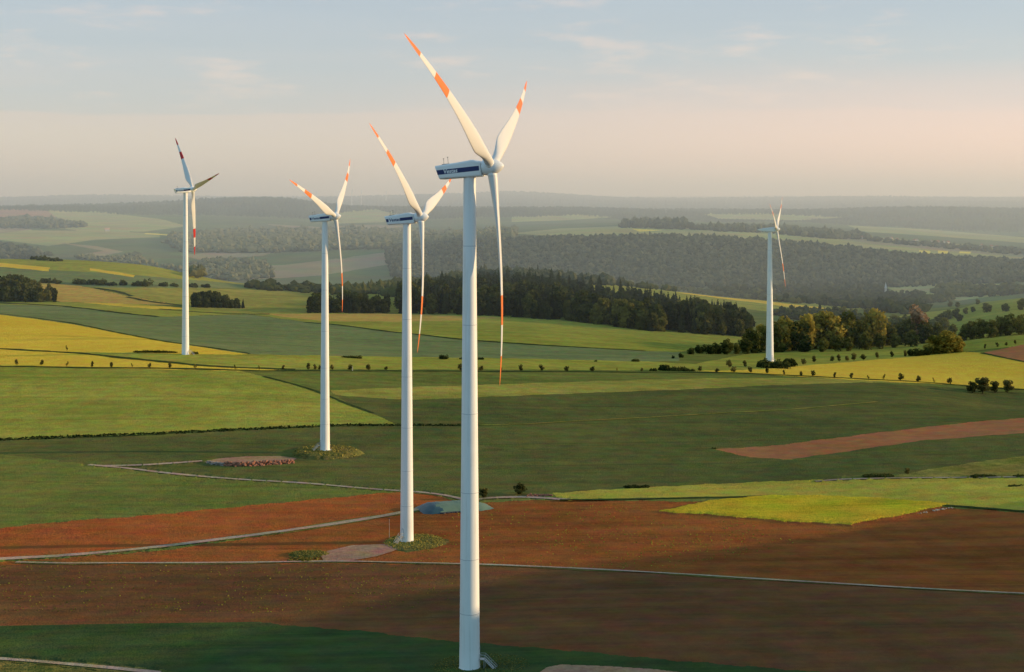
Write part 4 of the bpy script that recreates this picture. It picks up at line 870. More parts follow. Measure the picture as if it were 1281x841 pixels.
# bushes: (px, py base, width px, height px, label)
BU = [(440, 448.5, 27, 4, 'flat dark bush in the green field between third and second turbines'), (555, 450, 11, 6, 'round dark bush left of the front tower in the far field'), (579, 450, 10, 3, 'low dark bush just left of the front tower'), (602, 450.5, 9, 4, 'low dark bush just right of the front tower'), (745, 453, 3, 2.5, 'tiny dark bush in the light green strip'), (795, 453, 10, 5, 'rounded bush in the light green strip right of the front tower'),
      (194, 441.8, 60, 4, 'long low hedge left of the fourth turbine foot'), (244, 443.5, 8, 4, 'small dark bush right of the fourth turbine foot'), (831, 464, 12, 10, 'tallest bush of the lane side scrub'), (848, 464.5, 26, 6, 'low scrub beside the lane left of the fifth turbine'), (862, 465, 16, 4, 'low dark scrub at the left end of the right barley'), (817, 464.5, 10, 4, 'small scrub left of the lane side bushes'),
      (968, 461, 42, 11, 'large dark domed bush at the foot of the fifth turbine'), (988, 459, 10, 13, 'upright bush right of the fifth turbine foot'), (1098, 597, 40, 4.5, 'low dark thicket at the right lane bend'), (1230, 597, 34, 3.5, 'low dark thicket along the right lane'), (1275, 597, 14, 3.5, 'low bush at the right edge of the lane'), (797, 611, 34, 4, 'dark weeds at the tip of the bright green strip'), (1272, 609, 24, 2.5, 'small dark weeds in the bright green strip'),
      (893, 562, 6, 2, 'tiny bush at the tip of the pale bare strip')]
for px, py, wp, hp, lab in BU:
    g = ground(px, py); k = g[1] / F
    put_mesh(bush_mesh(wp * k, hp * k * .95, 'bush', d=min(wp * k, hp * k * 1.6 + 2), lobes=int(10 + wp * .9), per=46, leaf=max(.35, hp * k * .16)), (g[0], g[1], g[2]), 1., 'bush', lab, 'bush', rz=0.)

# ------------------------------------------------------------------ woods made of single trees
def pick(kinds): return random.choice(kinds)
def wood_w(Ygo, edge, depth, n, kinds, hm, label, group, rows=None, name=None):
    """edge: photo pixels of the near edge; trees fill 'depth' metres behind it"""
    e = np.array([ground(*p)[:2] for p in edge]); d = np.concatenate([[0], np.cumsum(np.hypot(*np.diff(e, axis=0).T))]); pts = []
    t = 0
    while len(pts) < n and t < n * 40:
        t += 1; q = random.random() * d[-1]; x = np.interp(q, d, e[:, 0]); y = np.interp(q, d, e[:, 1]); back = depth * random.random() ** 1.7
        s = (y + back) / y; x2, y2 = x * s, y + back
        if t < n * 12 and any((x2 - p[0]) ** 2 + (y2 - p[1]) ** 2 < 9 for p in pts): continue
        pts.append((x2, y2, back))
    for x2, y2, back in pts:
        k = kinds(x2 / y2 * F + CX, back) if callable(kinds) else pick(kinds); base = 24 if k == 'spruce' else 17
        h = (hm(x2 / y2 * F + CX) if callable(hm) else random.uniform(*hm)) * (.75 if back < 5 else 1.); s = h / base
        put_mesh(random.choice(PJ[k]), (x2, y2, float(terr(x2, y2)) + ZC - .3), (s * random.uniform(.85, 1.15), s * random.uniform(.85, 1.15), s), name or {'spruce': 'spruce_tree'}.get(k, 'leafy_tree'), label, 'tree', group)

def wood_mass(edge, d0, d1, n, kinds, hm, label, seed):
    """the trees standing behind the nearest ones, as one mass"""
    e = np.array([ground(*p)[:2] for p in edge]); d = np.concatenate([[0], np.cumsum(np.hypot(*np.diff(e, axis=0).T))]); r = np.random.default_rng(seed); V_, F_, S_, M_ = [], [], [], []; nb = 0
    for i in range(n):
        q = r.random() * d[-1]; x = np.interp(q, d, e[:, 0]); y = np.interp(q, d, e[:, 1]); t = q / d[-1]; back = d0 + (d1 - d0) * r.random() * (.35 + .65 * math.sin(math.pi * min(1, max(0, .1 + t * .9)))); k = (y + back) / y; x2, y2 = x * k, y + back
        me = PJ[kinds[r.integers(len(kinds))]][r.integers(2)]; nv = len(me.vertices); co = np.empty(nv * 3, np.float32); me.vertices.foreach_get('co', co); co = co.reshape(-1, 3)
        h = r.uniform(*hm); s_ = h / 20.; a = r.random() * 6.28; w_ = s_ * r.uniform(.9, 1.3); c_, n_ = math.cos(a), math.sin(a)
        V_.append(np.stack([(co[:, 0] * c_ - co[:, 1] * n_) * w_ + x2, (co[:, 0] * n_ + co[:, 1] * c_) * w_ + y2, co[:, 2] * s_ + float(terr(x2, y2)) + ZC - .3], 1))
        sh = np.empty(nv, np.float32); me.attributes['shade'].data.foreach_get('value', sh); S_.append(np.clip(sh + r.normal(0, .16), 0, 1))
        fl = [p.vertices[:] for p in me.polygons if len(p.vertices) == 4 and p.material_index == 1]; F_.append(np.array(fl, np.int32) + nb); nb += nv
    o = mesh_obj('forest', np.concatenate(V_), np.concatenate(F_), LM['dark'], shade=np.concatenate(S_)); tag(o, label, 'forest', kind='stuff')

def mixk(px, back):
    if px > 850: return random.choice(['spruce', 'wood', 'woodgold', 'woodgold', 'wood'])
    if back < 12: return random.choice(['spruce', 'wood', 'wood', 'spruce', 'woodgold'] if px > 700 else ['spruce', 'wood', 'spruce'])
    return random.choice(['spruce'] * 3 + ['wood'] * 2)
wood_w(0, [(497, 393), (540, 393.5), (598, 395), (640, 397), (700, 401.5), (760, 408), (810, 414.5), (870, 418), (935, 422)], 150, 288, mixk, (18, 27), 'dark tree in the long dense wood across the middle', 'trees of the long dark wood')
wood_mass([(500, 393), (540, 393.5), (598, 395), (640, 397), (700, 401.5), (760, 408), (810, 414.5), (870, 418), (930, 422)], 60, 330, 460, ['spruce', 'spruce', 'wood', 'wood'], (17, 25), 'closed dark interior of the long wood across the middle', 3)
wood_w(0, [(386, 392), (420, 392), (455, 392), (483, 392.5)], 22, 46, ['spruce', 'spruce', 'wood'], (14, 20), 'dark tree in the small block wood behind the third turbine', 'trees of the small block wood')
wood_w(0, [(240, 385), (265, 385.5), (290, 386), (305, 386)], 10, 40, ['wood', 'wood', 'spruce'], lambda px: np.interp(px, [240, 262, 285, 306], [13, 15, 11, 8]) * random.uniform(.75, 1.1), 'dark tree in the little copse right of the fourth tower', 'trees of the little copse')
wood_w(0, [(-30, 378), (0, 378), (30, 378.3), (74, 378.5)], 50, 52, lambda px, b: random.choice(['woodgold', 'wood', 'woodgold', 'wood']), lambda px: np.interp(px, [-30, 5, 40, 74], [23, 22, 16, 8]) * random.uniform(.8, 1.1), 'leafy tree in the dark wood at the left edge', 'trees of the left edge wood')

# (the inside of the long wood is added with the canopies below)
HD = [(28, 353.5, 9, 6), (40, 353.8, 9, 5), (55, 354, 14, 7), (70, 354.5, 12, 6), (98, 355.5, 12, 8), (110, 356, 12, 8), (124, 356.5, 16, 9), (140, 357, 14, 5), (154, 357, 7, 8), (172, 358, 12, 8), (183, 358, 14, 9), (204, 358.5, 9, 6), (219, 359, 9, 5), (241, 359.5, 9, 6), (257, 360, 9, 6), (43, 325, 10, 5), (55, 326, 14, 7), (70, 327, 12, 5), (8, 323, 10, 4), (20, 323.5, 12, 4)]
for px, py, wp, hp in HD:
    g = ground(px, py); k = g[1] / F
    put_mesh(bush_mesh(wp * k * 1.1, hp * k * .9, 'bush', lobes=14, per=46, leaf=1.3), (g[0], g[1], g[2] - .2), 1., 'hedge_bush', 'dark rounded bush in the broken hedge on the left slope', 'bush', 'hedge bushes of the left slope')
# right hand valley trees: (px, base row, height px, kind)
RV = [(864, 444, 9, 'bushy'), (876, 443, 11, 'bushy'), (888, 443.5, 12, 'bushy'), (899, 443.5, 14, 'bushy'), (910, 444, 19, 'oak'), (921, 443.5, 14, 'oak'), (932, 443, 19, 'oak'), (852, 448, 6, 'bushy'), (842, 449, 4, 'bushy'), (941, 442, 30, 'oak'), (952, 441, 34, 'gold'), (975, 441, 36, 'oak'), (985, 439, 41, 'gold'), (996, 439, 36, 'oak'),
      (1009, 438, 44, 'gold'), (1020, 437, 43, 'gold'), (1032, 437, 46, 'gold'), (1043, 437, 40, 'gold'), (1055, 436, 44, 'oak'), (1065, 436, 40, 'gold'), (1076, 436, 34, 'oak'), (1088, 435, 42, 'oak'), (1097, 434, 46, 'gold'), (1108, 433, 30, 'oak'), (1120, 432, 26, 'oak'), (1135, 431, 30, 'oak'), (1147, 430, 46, 'pink'), (1157, 430, 26, 'oak'), (1168, 428, 24, 'bushy'), (1005, 441, 16, 'bushy'), (1030, 441, 18, 'oak'), (1048, 440, 20, 'oak'), (1062, 440, 18, 'oak'), (1082, 438, 22, 'oak'), (1100, 437, 20, 'oak'), (1120, 435.5, 18, 'oak'), (1140, 434, 20, 'oak')]
ends = ['golden crown', 'dark crown', 'low bushy crown', 'pink blossom crown']
for px, py, hp, kd in RV:
    g = ground(px, py)
    lab, grp = {'gold': ('tall golden green tree in the wood right of the fifth turbine', 'golden trees of the right wood'), 'oak': ('dark round tree in the mixed wood around the fifth turbine', 'dark trees of the right wood'), 'bushy': ('low dark bushy tree along the edge of the right wood', 'bushy edge trees of the right wood'), 'pink': ('single tree with pinkish crown rising from the right wood', None)}[kd]
    put_tree(kd, (g[0], g[1], g[2] - .2), hp * g[1] / F, {'bushy': 'bushy_tree'}.get(kd, 'woodland_tree'), lab, 'tree', grp, wide=random.uniform(.9, 1.25))
for px, py, hp, lab in ((1164, 443.5, 16, 'l'), (1172, 443, 20, ''), (1181, 442.5, 24, ''), (1190, 442, 22, ''), (1198, 441, 18, '')):
    g = ground(px, py); put_tree('gold', (g[0], g[1], g[2] - .2), hp * 1.15 * g[1] / F, 'woodland_tree', 'yellow green tree in the clump at the top of the right barley', 'tree', 'clump above the right barley', wide=1.5)
for px, py, hp in ((1140, 446, 9), (1147, 446, 10), (1154, 445.5, 8), (1161, 445, 10)):
    g = ground(px, py); put_tree('bushy', (g[0], g[1], g[2] - .2), hp * g[1] / F, 'bushy_tree', 'low bushy tree left of the yellow green clump', 'tree', 'low trees left of the clump')
# slope with scattered trees at the right
for px, py, hp in ((1214, 425, 22), (1226, 424, 24), (1240, 423, 22), (1252, 421, 24), (1264, 420, 26), (1276, 419, 24), (1290, 418, 24), (1206, 427, 16), (1192, 420, 14), (1181, 416, 18)):
    g = ground(px, py); put_tree('oak', (g[0], g[1], g[2] - .2), hp * g[1] / F, 'woodland_tree', 'dark tree in the belt along the right edge below the pasture', 'tree', 'tree belt at the right edge', wide=1.1)
for px, py, hp in ((1189, 384, 7), (1198, 385, 7), (1223, 381, 7), (1235, 391, 11), (1258, 390, 10), (1278, 388, 14), (1232, 385, 6), (1217, 391, 7), (1208, 393, 8), (1196, 398, 12), (1186, 400, 12), (1178, 402, 10), (1201, 402, 9), (1172, 404, 8), (1118, 408, 14), (1131, 408, 12), (1106, 408, 12), (1144, 406, 10), (1045, 395, 12), (1055, 398, 14), (1066, 399, 12), (1085, 396, 10), (1095, 397, 9)):
    g = ground(px, py); put_tree('oak', (g[0], g[1], g[2] - .2), hp * g[1] / F, 'pasture_tree', 'dark round tree scattered on the green pasture slope at right', 'tree', 'scattered trees of the right pasture', wide=1.2)
for px, py, hp in ((994, 396, 15), (998, 396.5, 13), (1031, 395, 13)):
    g = ground(px, py); put_tree('poplar', (g[0], g[1], g[2] - .2), hp * g[1] / F, 'poplar_tree', 'slim dark poplar standing behind the right wood', 'tree', 'slim poplars behind the right wood')
for px, py, hp, lab in ((651, 346.5, 8, 'left one of two round trees on the strip behind the long wood'), (670, 347.5, 7, 'right one of two round trees on the strip behind the long wood')):
    g = ground(px, py); put_tree('oak', (g[0], g[1], g[2] - .2), hp * g[1] / F, 'field_tree', lab, 'tree', wide=1.25)

# ------------------------------------------------------------------ far woods: canopies that read as one mass
def ico_blob():
    bm = bmesh.new(); bmesh.ops.create_icosphere(bm, subdivisions=1, radius=1.); v = np.array([x.co[:] for x in bm.verts]); f = np.array([[q.index for q in fc.verts] for fc in bm.faces]); bm.free(); return v, f
BV, BF = ico_blob()
def canopy(label, poly, n, size, h, mat='far', name='forest', seed=0, jit=.3, ymin=0):
    r = np.random.default_rng(seed); P = np.array(poly, float); pts = []
    while len(pts) < n:
        x = r.uniform(P[:, 0].min(), P[:, 0].max(), 4 * n); y = r.uniform(P[:, 1].min(), P[:, 1].max(), 4 * n); m = in_poly(x, y, poly)
        pts += [g for g in (ground(a, b) for a, b in zip(x[m][:n - len(pts)], y[m][:n - len(pts)])) if g[1] > ymin]
    pts = np.array(pts); k = len(BV); s = size * (1 + jit * r.normal(size=n)).clip(.5, 1.7)
    rad = 1 + .28 * r.normal(size=(n, k)).clip(-1.4, 1.4)
    hh = h * (1 + .2 * r.normal(size=n)).clip(.5, 1.5)
    v = BV[None] * rad[..., None] * np.stack([s * .55, s * .55, hh * .55], 1)[:, None, :] + (pts + np.stack([0 * s, 0 * s, hh * .5], 1))[:, None, :]
    f = (BF[None] + (np.arange(n) * k)[:, None, None]).reshape(-1, 3)
    sh = (.42 + .17 * r.normal(size=(n, 1)) + .18 * BV[None, :, 2] + .08 * r.normal(size=(n, k))).clip(0, 1)
    o = mesh_obj(name, v.reshape(-1, 3), f, LM[mat], smooth=False, shade=sh.ravel())
    return tag(o, label, 'forest', kind='stuff')
canopy('dense wood covering the long hillside on the right', [(480, 312), (560, 304), (640, 302), (720, 299), (800, 298), (880, 299), (960, 303), (1060, 312), (1150, 322), (1281, 329), (1330, 332), (1330, 352), (1281, 354), (1120, 360), (960, 363), (800, 359), (700, 356), (640, 352), (560, 350), (490, 348)], 11000, 9.5, 10.5, seed=1)
canopy('wood on the ridge behind the turbines at left', [(205, 304), (216, 295), (300, 289), (430, 288), (560, 291), (645, 289), (640, 300), (560, 303), (480, 312), (430, 313), (340, 317), (230, 316)], 2600, 16, 13, seed=2)
canopy('round wood in the far left valley', [(240, 333), (270, 327), (330, 330), (345, 347), (300, 352), (235, 348)], 420, 12, 11, seed=3)
canopy('strip wood on the far left hill', [(-40, 275), (0, 275), (30, 273), (60, 276), (108, 284), (75, 286.5), (0, 286)], 420, 18, 14, seed=4)
canopy('wood at the left edge beyond the near ridge', [(-40, 305), (0, 307), (30, 311), (62, 321), (40, 326), (-40, 322)], 330, 14, 11, seed=5, ymin=2150)
canopy('small dark wood on the far plateau', [(772, 285.5), (790, 281), (850, 281), (866, 288), (820, 286.5)], 240, 16, 20, mat='far', seed=6)
canopy('long wood on the far plateau above the village', [(860, 287), (960, 286), (1040, 293), (1092, 300), (1040, 300), (960, 292), (900, 290)], 420, 16, 15, seed=7)
canopy('hedge band along the back of the light strip', [(600, 345), (640, 343), (720, 347), (800, 357), (900, 367), (1000, 377), (1000, 381), (900, 371), (800, 361), (720, 350), (640, 346)], 420, 9, 7, mat='bush', seed=8)
canopy('scrubby wood filling the right valley', [(880, 366), (960, 362), (1040, 360), (1100, 364), (1112, 372), (1150, 380), (1160, 392), (1120, 394), (1080, 388), (1000, 380), (930, 374)], 620, 12, 11, mat='bush', seed=9)
canopy('scrub band left of the long wood', [(408, 369), (440, 364), (500, 357), (560, 350), (600, 345), (610, 350), (560, 362), (540, 372), (500, 372), (440, 372)], 330, 11, 9, mat='bush', seed=10)
canopy('scrub at the foot of the left ridge', [(305, 360), (330, 358), (400, 362), (470, 364), (500, 368), (420, 369), (330, 364)], 170, 10, 7, mat='bush', seed=11)
canopy('scattered scrub in the far left valley', [(95, 322), (140, 324), (170, 318), (185, 330), (240, 340), (235, 350), (200, 345), (150, 336), (110, 330)], 170, 10, 8, seed=12, ymin=2150)
canopy('hedgerow trees before the village', [(1072, 300), (1130, 303), (1200, 309), (1281, 315), (1330, 318), (1330, 322), (1281, 320), (1200, 313), (1120, 306)], 260, 13, 10, seed=13)
canopy('hedges on the right valley slope', [(1160, 365), (1190, 358), (1240, 362), (1281, 362), (1330, 360), (1330, 368), (1281, 368), (1235, 370), (1190, 372)], 150, 12, 10, mat='bush', seed=14)
canopy('trees on the edge of the gold strip', [(1153, 326), (1200, 327), (1235, 330), (1225, 333), (1160, 331)], 110, 12, 12, seed=15)

canopy('dense scrub behind the slim poplars in the right valley', [(1100, 372), (1150, 368), (1165, 376), (1150, 388), (1100, 388)], 170, 10, 9, mat='bush', seed=16)
canopy('short hedge across the right valley', [(1150, 374), (1192, 372), (1195, 378), (1150, 380)], 60, 10, 9, mat='bush', seed=17)
canopy('hedge belt under the light strip at right', [(1195, 366), (1275, 360), (1300, 366), (1240, 372), (1200, 372)], 120, 11, 9, mat='bush', seed=18)
canopy('thicket in the dip behind the pinkish tree', [(1090, 409), (1150, 402), (1172, 410), (1120, 415)], 70, 9, 8, mat='bush', seed=19)
canopy('thicket behind the fifth tower', [(960, 394), (1010, 391), (1080, 396), (1085, 402), (1000, 402)], 110, 9, 8, mat='bush', seed=20)

# ------------------------------------------------------------------ far houses, church, mast, turbines
WALL = plain_mat('house_wall', (.50, .46, .41), .8, .2, .1, .2); ROOF = plain_mat('house_roof', (.30, .12, .07), .85, .2, .2, .3); ROOF_SUNLIT = plain_mat('house_roof_sunlit', (.62, .36, .22), .8, .2, .15, .3)  # second roof colour is a paler copy with the sunlight put into it
def house(loc, w, d, h, label, group=None, rz=0., roof=ROOF, name='house'):
    r = empty(name, loc, rz); tag(r, label, 'house', group)
    b = MB(); b.add([(-w / 2, -d / 2, -1), (w / 2, -d / 2, -1), (w / 2, d / 2, -1), (-w / 2, d / 2, -1), (-w / 2, -d / 2, h), (w / 2, -d / 2, h), (w / 2, d / 2, h), (-w / 2, d / 2, h), (-w / 2, 0, h + d * .42), (w / 2, 0, h + d * .42)],
          [(0, 1, 5, 4), (1, 2, 6, 9, 5), (2, 3, 7, 6), (3, 0, 4, 8, 7)]); b.build('wall', WALL, r)
    o = .4; e = MB(); zt = h + d * .42
    for s in (-1, 1):
        e.add([(-w / 2 - o, s * (d / 2 + o), h - .25), (w / 2 + o, s * (d / 2 + o), h - .25), (w / 2 + o, 0, zt + .12), (-w / 2 - o, 0, zt + .12), (-w / 2 - o, s * (d / 2 + o), h - .5), (w / 2 + o, s * (d / 2 + o), h - .5), (w / 2 + o, 0, zt - .12), (-w / 2 - o, 0, zt - .12)],
              [(0, 1, 2, 3), (4, 7, 6, 5), (0, 4, 5, 1), (1, 5, 6, 2), (0, 3, 7, 4)])
    rf = e.build('roof', roof, r); c = MB(); c.box((w * .2, d * .15, zt), (.8, .8, 1.6)); c.build('chimney', WALL, rf)
g = ground(134, 289.5); house(g, 15, 10, 6, 'lone pale house with sunlit roof beside a far wood on the left', rz=R_(20), roof=ROOF_SUNLIT)
for px, py in ((1077, 300), (1084, 299.8), (1110, 301), (1115, 300.7), (1122, 302), (1144, 304), (1147, 303.6), (1165, 305), (1173, 305.6), (1180, 306), (1186, 305.8), (1228, 310), (1240, 311), (1247, 311.5)):
    g = ground(px, py); g = at(px, g[1] + 25); house((g[0], g[1], g[2] + 2), random.uniform(7, 9.5), random.uniform(6, 7.5), random.uniform(3.5, 5), 'small pale house in the far village on the right', 'houses of the far village', random.random() * 3)
g = ground(70, 289); 
# church tower in the valley
g = ground(1108, 371); r = empty('church_tower', g); tag(r, 'thin pale church spire rising from the valley trees on the right', 'church')
b = MB(); b.box((0, 0, 7), (3.2, 3.2, 16)); b.build('tower', WALL, r); b = MB(); b.add([(-1.8, -1.8, 15.004), (1.8, -1.8, 15.004), (1.8, 1.8, 15.004), (-1.8, 1.8, 15.004), (0, 0, 26)], [(0, 1, 4), (1, 2, 4), (2, 3, 4), (3, 0, 4), (3, 2, 1, 0)]); b.build('spire', SEAM, r)
# lattice mast on the wooded ridge
g = at(833, 6400); r = empty('radio_mast', g); tag(r, 'thin lattice radio mast on the wooded ridge', 'mast'); b = MB(); hm = 58
for i in range(3):
    a = i * 2.094; b.tube((math.cos(a) * 2.2, math.sin(a) * 2.2, -3), (math.cos(a) * .9, math.sin(a) * .9, hm), .35, n=5)
for j in range(12):
    z = j * hm / 12; q = 2.2 - 1.3 * z / hm
    for i in range(3): a = i * 2.094; c = (i + 1) * 2.094; b.tube((math.cos(a) * q, math.sin(a) * q, z), (math.cos(c) * q, math.sin(c) * q, z + hm / 12), .2, n=4)
b.build('lattice', STEEL, r); b = MB(); b.tube((0, 0, hm - 1), (0, 0, hm + 8), .4, .2, 6); b.build('aerial', STEEL, r)
def far_turbine(px, Y, top, ph, label):
    g = at(px, Y); r = empty('wind_turbine', g); tag(r, label, 'wind turbine', 'tiny far wind turbines on the horizon'); hz = ZC + (HY - top) * Y / F - g[2]
    b = MB(); b.tube((0, 0, -2), (0, 0, hz), 2.6, 1.6, 12); b.build('tower', WHITE, r)
    b = MB(); b.box((-1, 0, hz + 1), (11, 3.6, 3.6)); b.build('nacelle', WHITE, r); b = MB(); b.tube((4.5, 0, hz + 1), (7.5, 0, hz + 1), 1.9, .4, 12); b.build('hub', WHITE, r)
    for k in range(3):
        a = ph + k * 2.0944; u = Vector((0, math.sin(a), math.cos(a))); s = MB(); o = Vector((6, 0, hz + 1)); s.tube(o + u, o + u * 10, 1.1, 1.5, 8); s.tube(o + u * 10, o + u * 42, 1.5, .3, 8); s.build('blade', WHITE, r)
for px, Y, top, ph, lab in ((396, 10500, 240, .3, 'tiny far wind turbine left of the third turbine on the horizon'), (440, 9500, 239, .9, 'tiny far wind turbine, left one of a close pair on the horizon'), (452, 9800, 239, .1, 'tiny far wind turbine, right one of a close pair on the horizon'), (483, 11000, 240, .6, 'tiny far wind turbine just left of the second nacelle')):
    far_turbine(px, Y, top, ph, lab)

# ------------------------------------------------------------------ loose weeds and tufts
def tufts(label, poly, n, size, mat, seed, ymax=900, thr=None, name='weeds'):
    r = np.random.default_rng(seed); gp = np.array([ground(*p)[:2] for p in poly]); lo, hi = gp.min(0), gp.max(0); keep = np.zeros((0, 2))
    while len(keep) < n:
        p = np.stack([r.uniform(lo[0], hi[0], n), r.uniform(lo[1], hi[1], n)], 1); m = in_poly(p[:, 0], p[:, 1], [tuple(q) for q in gp])
        if thr is not None: m &= (vnoise(p[:, 0], p[:, 1], 16, seed) + .5 + .3 * r.normal(size=n)) > thr
        keep = np.concatenate([keep, p[m]])
    keep = keep[:n]; x = np.repeat(keep[:, 0], 3) + r.normal(0, size * .3, 3 * n); y = np.repeat(keep[:, 1], 3) + r.normal(0, size * .3, 3 * n)
    sz = size * np.repeat(.5 + r.random(n), 3); z = terr(x, y) + ZC + sz * .35
    v, f, s = quads(np.stack([x, y, z], 1), r.normal(size=(3 * n, 3)) * np.array([1, 1, .4]), sz, np.repeat(.5 + .25 * r.normal(size=n), 3))
    return tag(mesh_obj(name, v, f, LM[mat], shade=s), label, 'weeds', kind='stuff')
tufts('yellow green weeds dotted over the brown field at lower left', [(0, 709), (420, 707), (570, 712), (560, 760), (300, 768), (0, 765)], 800, .24, 'weed', 31, thr=.5)
tufts('yellow green weeds dotted over the brown field behind the front turbine', [(560, 640), (760, 632), (900, 640), (1000, 680), (820, 714), (520, 703)], 650, .28, 'weed', 32, thr=.55)
tufts('weeds at the edge of the second turbine pad', [(362, 697), (392, 689), (404, 691), (400, 700), (385, 704), (360, 702)], 130, .5, 'grass', 33, thr=.6)
tufts('rough grass along the margin under the lit wheat', [(-20, 553), (200, 545), (430, 534), (600, 534), (600, 532), (430, 531.5), (200, 542), (-20, 550)], 1500, .75, 'bush', 34)
tufts('flowering stems standing above the rapeseed patch', [(826, 641), (900, 627), (970, 622), (1050, 623), (1185, 632), (1130, 644), (1065, 656), (980, 652), (900, 645)], 2600, .42, 'weed', 35, thr=.4)

# ------------------------------------------------------------------ haze
def haze():
    b = MB(); y0, y1 = 1100., 34000.; b.add([(-9000, y0, -120), (9000, y0, -120), (26000, y1, -120), (-26000, y1, -120), (-9000, y0, ZC + 240), (9000, y0, ZC + 240), (26000, y1, ZC + 240), (-26000, y1, ZC + 240)],
        [(0, 3, 2, 1), (4, 5, 6, 7), (0, 1, 5, 4), (1, 2, 6, 5), (2, 3, 7, 6), (3, 0, 4, 7)])
    m, nt, out = new_mat('haze'); v = N(nt, 'ShaderNodeVolumeScatter'); v.inputs['Color'].default_value = (.78, .89, 1., 1); v.inputs['Density'].default_value = 1.65e-4; v.inputs['Anisotropy'].default_value = .15
    L(nt, v.outputs[0], out.inputs['Volume']); o = b.build('haze', m); tag(o, 'thin evening haze lying over the far hills', 'haze', kind='structure')
haze()

# ------------------------------------------------------------------ sky, sun, camera
w = bpy.data.worlds.new('World'); SC.world = w; w.use_nodes = True; nt = w.node_tree
for n in list(nt.nodes): nt.nodes.remove(n)
out = N(nt, 'ShaderNodeOutputWorld'); bg = N(nt, 'ShaderNodeBackground'); bg2 = N(nt, 'ShaderNodeBackground'); addn = N(nt, 'ShaderNodeAddShader')
sky = N(nt, 'ShaderNodeTexSky', sky_type='NISHITA', sun_disc=False, sun_elevation=SUN_EL, sun_rotation=SUN_AZ); sky.air_density = 1.; sky.dust_density = .3
L(nt, sky.outputs[0], bg.inputs[0]); bg.inputs[1].default_value = .05
tc = N(nt, 'ShaderNodeTexCoord'); sp = N(nt, 'ShaderNodeSeparateXYZ'); L(nt, tc.outputs['Generated'], sp.inputs[0])
# veil of thin high cloud: bands of soft noise over a height gradient
mp = N(nt, 'ShaderNodeMapping'); mp.inputs['Scale'].default_value = (2.2, 2.2, 22.); L(nt, tc.outputs['Generated'], mp.inputs[0])
n1 = noise(nt, mp.outputs[0], 1.6, 6, .5)
mp3 = N(nt, 'ShaderNodeMapping'); mp3.inputs['Scale'].default_value = (9., 9., 40.); L(nt, tc.outputs['Generated'], mp3.inputs[0]); n2 = noise(nt, mp3.outputs[0], 1.5, 5, .6)
zz = math_node(nt, 'ADD', sp.outputs[2], math_node(nt, 'MULTIPLY', math_node(nt, 'SUBTRACT', n1, .5), .05))
cr = N(nt, 'ShaderNodeValToRGB'); L(nt, zz, cr.inputs[0]); e = cr.color_ramp.elements
ST = [(0., srgb(203, 192, 192)), (.04, srgb(204, 192, 192)), (.065, srgb(199, 187, 192)), (.09, srgb(184, 186, 196)), (.13, srgb(176, 186, 199)), (.19, srgb(156, 172, 192)), (.36, srgb(112, 134, 160)), (1., srgb(74, 100, 134))]
while len(e) < len(ST): e.new(.5)
for q, (p, c) in zip(e, ST): q.position = p; q.color = rgba(c)
def smooth(v, a, b):
    t = N(nt, 'ShaderNodeMapRange', interpolation_type='SMOOTHSTEP'); L(nt, v, t.inputs[0]); t.inputs[1].default_value = a; t.inputs[2].default_value = b; return t.outputs[0]
# grey blue cloud bank above the warm strip, with paler wisps
lift = math_node(nt, 'ADD', sp.outputs[2], math_node(nt, 'MULTIPLY', math_node(nt, 'SUBTRACT', n1, .5), .035))
bank = math_node(nt, 'MULTIPLY', smooth(lift, .0565, .0615), math_node(nt, 'ADD', .55, math_node(nt, 'MULTIPLY', smooth(n1, .4, .6), .45)))
bank = math_node(nt, 'MULTIPLY', bank, math_node(nt, 'ADD', .72, math_node(nt, 'MULTIPLY', smooth(lift, .096, .106), .28)))
mxa = N(nt, 'ShaderNodeMix', data_type='RGBA'); L(nt, math_node(nt, 'MULTIPLY', bank, .95), mxa.inputs[0]); L(nt, cr.outputs[0], mxa.inputs[6]); mxa.inputs[7].default_value = rgba(srgb(172, 181, 195))
wisp = math_node(nt, 'MULTIPLY', smooth(n2, .50, .78), math_node(nt, 'MULTIPLY', smooth(sp.outputs[2], .05, .075), smooth(sp.outputs[2], .3, .1)))
mxb = N(nt, 'ShaderNodeMix', data_type='RGBA'); L(nt, math_node(nt, 'MULTIPLY', wisp, .75), mxb.inputs[0]); L(nt, mxa.outputs[2], mxb.inputs[6]); mxb.inputs[7].default_value = rgba(srgb(222, 201, 196))
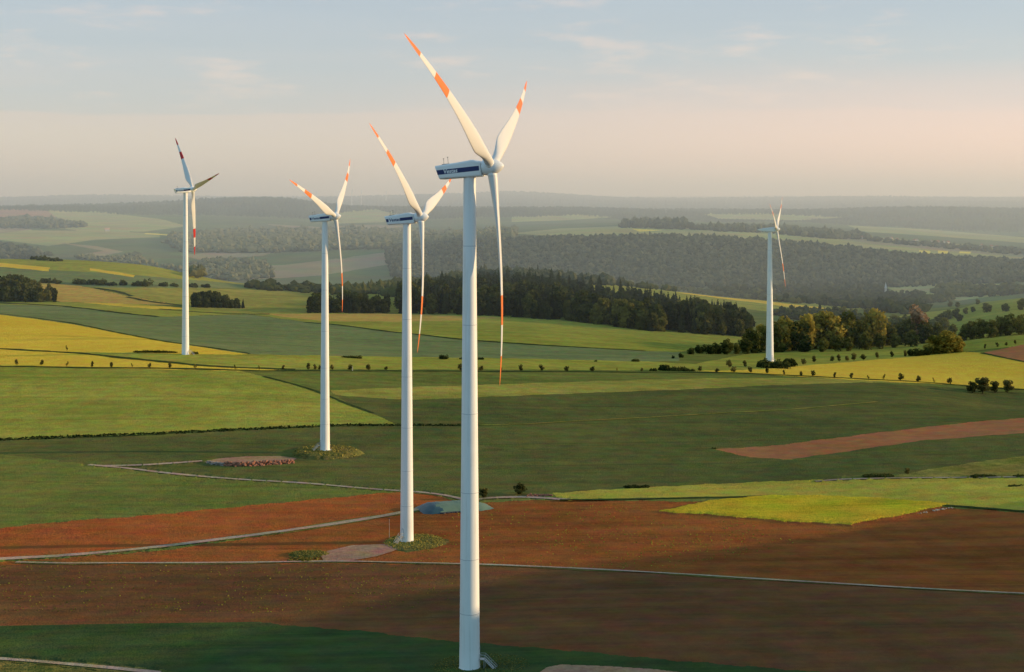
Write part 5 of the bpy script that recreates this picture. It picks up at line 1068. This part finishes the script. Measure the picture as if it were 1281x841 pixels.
# warmer low down towards the sun
warm = math_node(nt, 'MULTIPLY', smooth(sp.outputs[0], -.25, .42), smooth(sp.outputs[2], .10, .03))
mxc = N(nt, 'ShaderNodeMix', data_type='RGBA'); L(nt, math_node(nt, 'MULTIPLY', warm, .8), mxc.inputs[0]); L(nt, mxb.outputs[2], mxc.inputs[6]); mxc.inputs[7].default_value = rgba(srgb(252, 206, 203))
# unseen sky behind the viewer, coloured blue to brighten the shaded sides
back = smooth(sp.outputs[1], .35, -.35)
mxd = N(nt, 'ShaderNodeMix', data_type='RGBA'); L(nt, back, mxd.inputs[0]); L(nt, mxc.outputs[2], mxd.inputs[6]); mxd.inputs[7].default_value = rgba(srgb(138, 186, 214))
L(nt, mxd.outputs[2], bg2.inputs[0]); bg2.inputs[1].default_value = .86
L(nt, bg.outputs[0], addn.inputs[0]); L(nt, bg2.outputs[0], addn.inputs[1]); L(nt, addn.outputs[0], out.inputs[0])

sl = bpy.data.lights.new('sun', 'SUN'); sl.energy = 5.; sl.angle = R_(.6); sl.color = (1., .69, .35)
so = bpy.data.objects.new('sun', sl); COL.objects.link(so)
sd = Vector((math.sin(SUN_AZ) * math.cos(SUN_EL), math.cos(SUN_AZ) * math.cos(SUN_EL), math.sin(SUN_EL)))
so.rotation_euler = sd.to_track_quat('Z', 'Y').to_euler(); so.location = (300, 100, 300)

cam = bpy.data.cameras.new('camera'); co = bpy.data.objects.new('camera', cam); COL.objects.link(co)
cam.sensor_width = 36.; cam.lens = F / 1281. * 36.; cam.shift_y = -(420.5 - HY) / 1281.; cam.clip_start = .5; cam.clip_end = 120000
co.location = (0, 0, ZC); co.rotation_euler = (R_(90), 0, 0); SC.camera = co
SC.view_settings.view_transform = 'Standard'; SC.view_settings.look = 'None'; SC.view_settings.exposure = 0; SC.view_settings.gamma = 1
SC.cycles.max_bounces = 6; SC.cycles.diffuse_bounces = 3; SC.cycles.volume_bounces = 2; SC.cycles.transparent_max_bounces = 8
SC.cycles.use_denoising = True
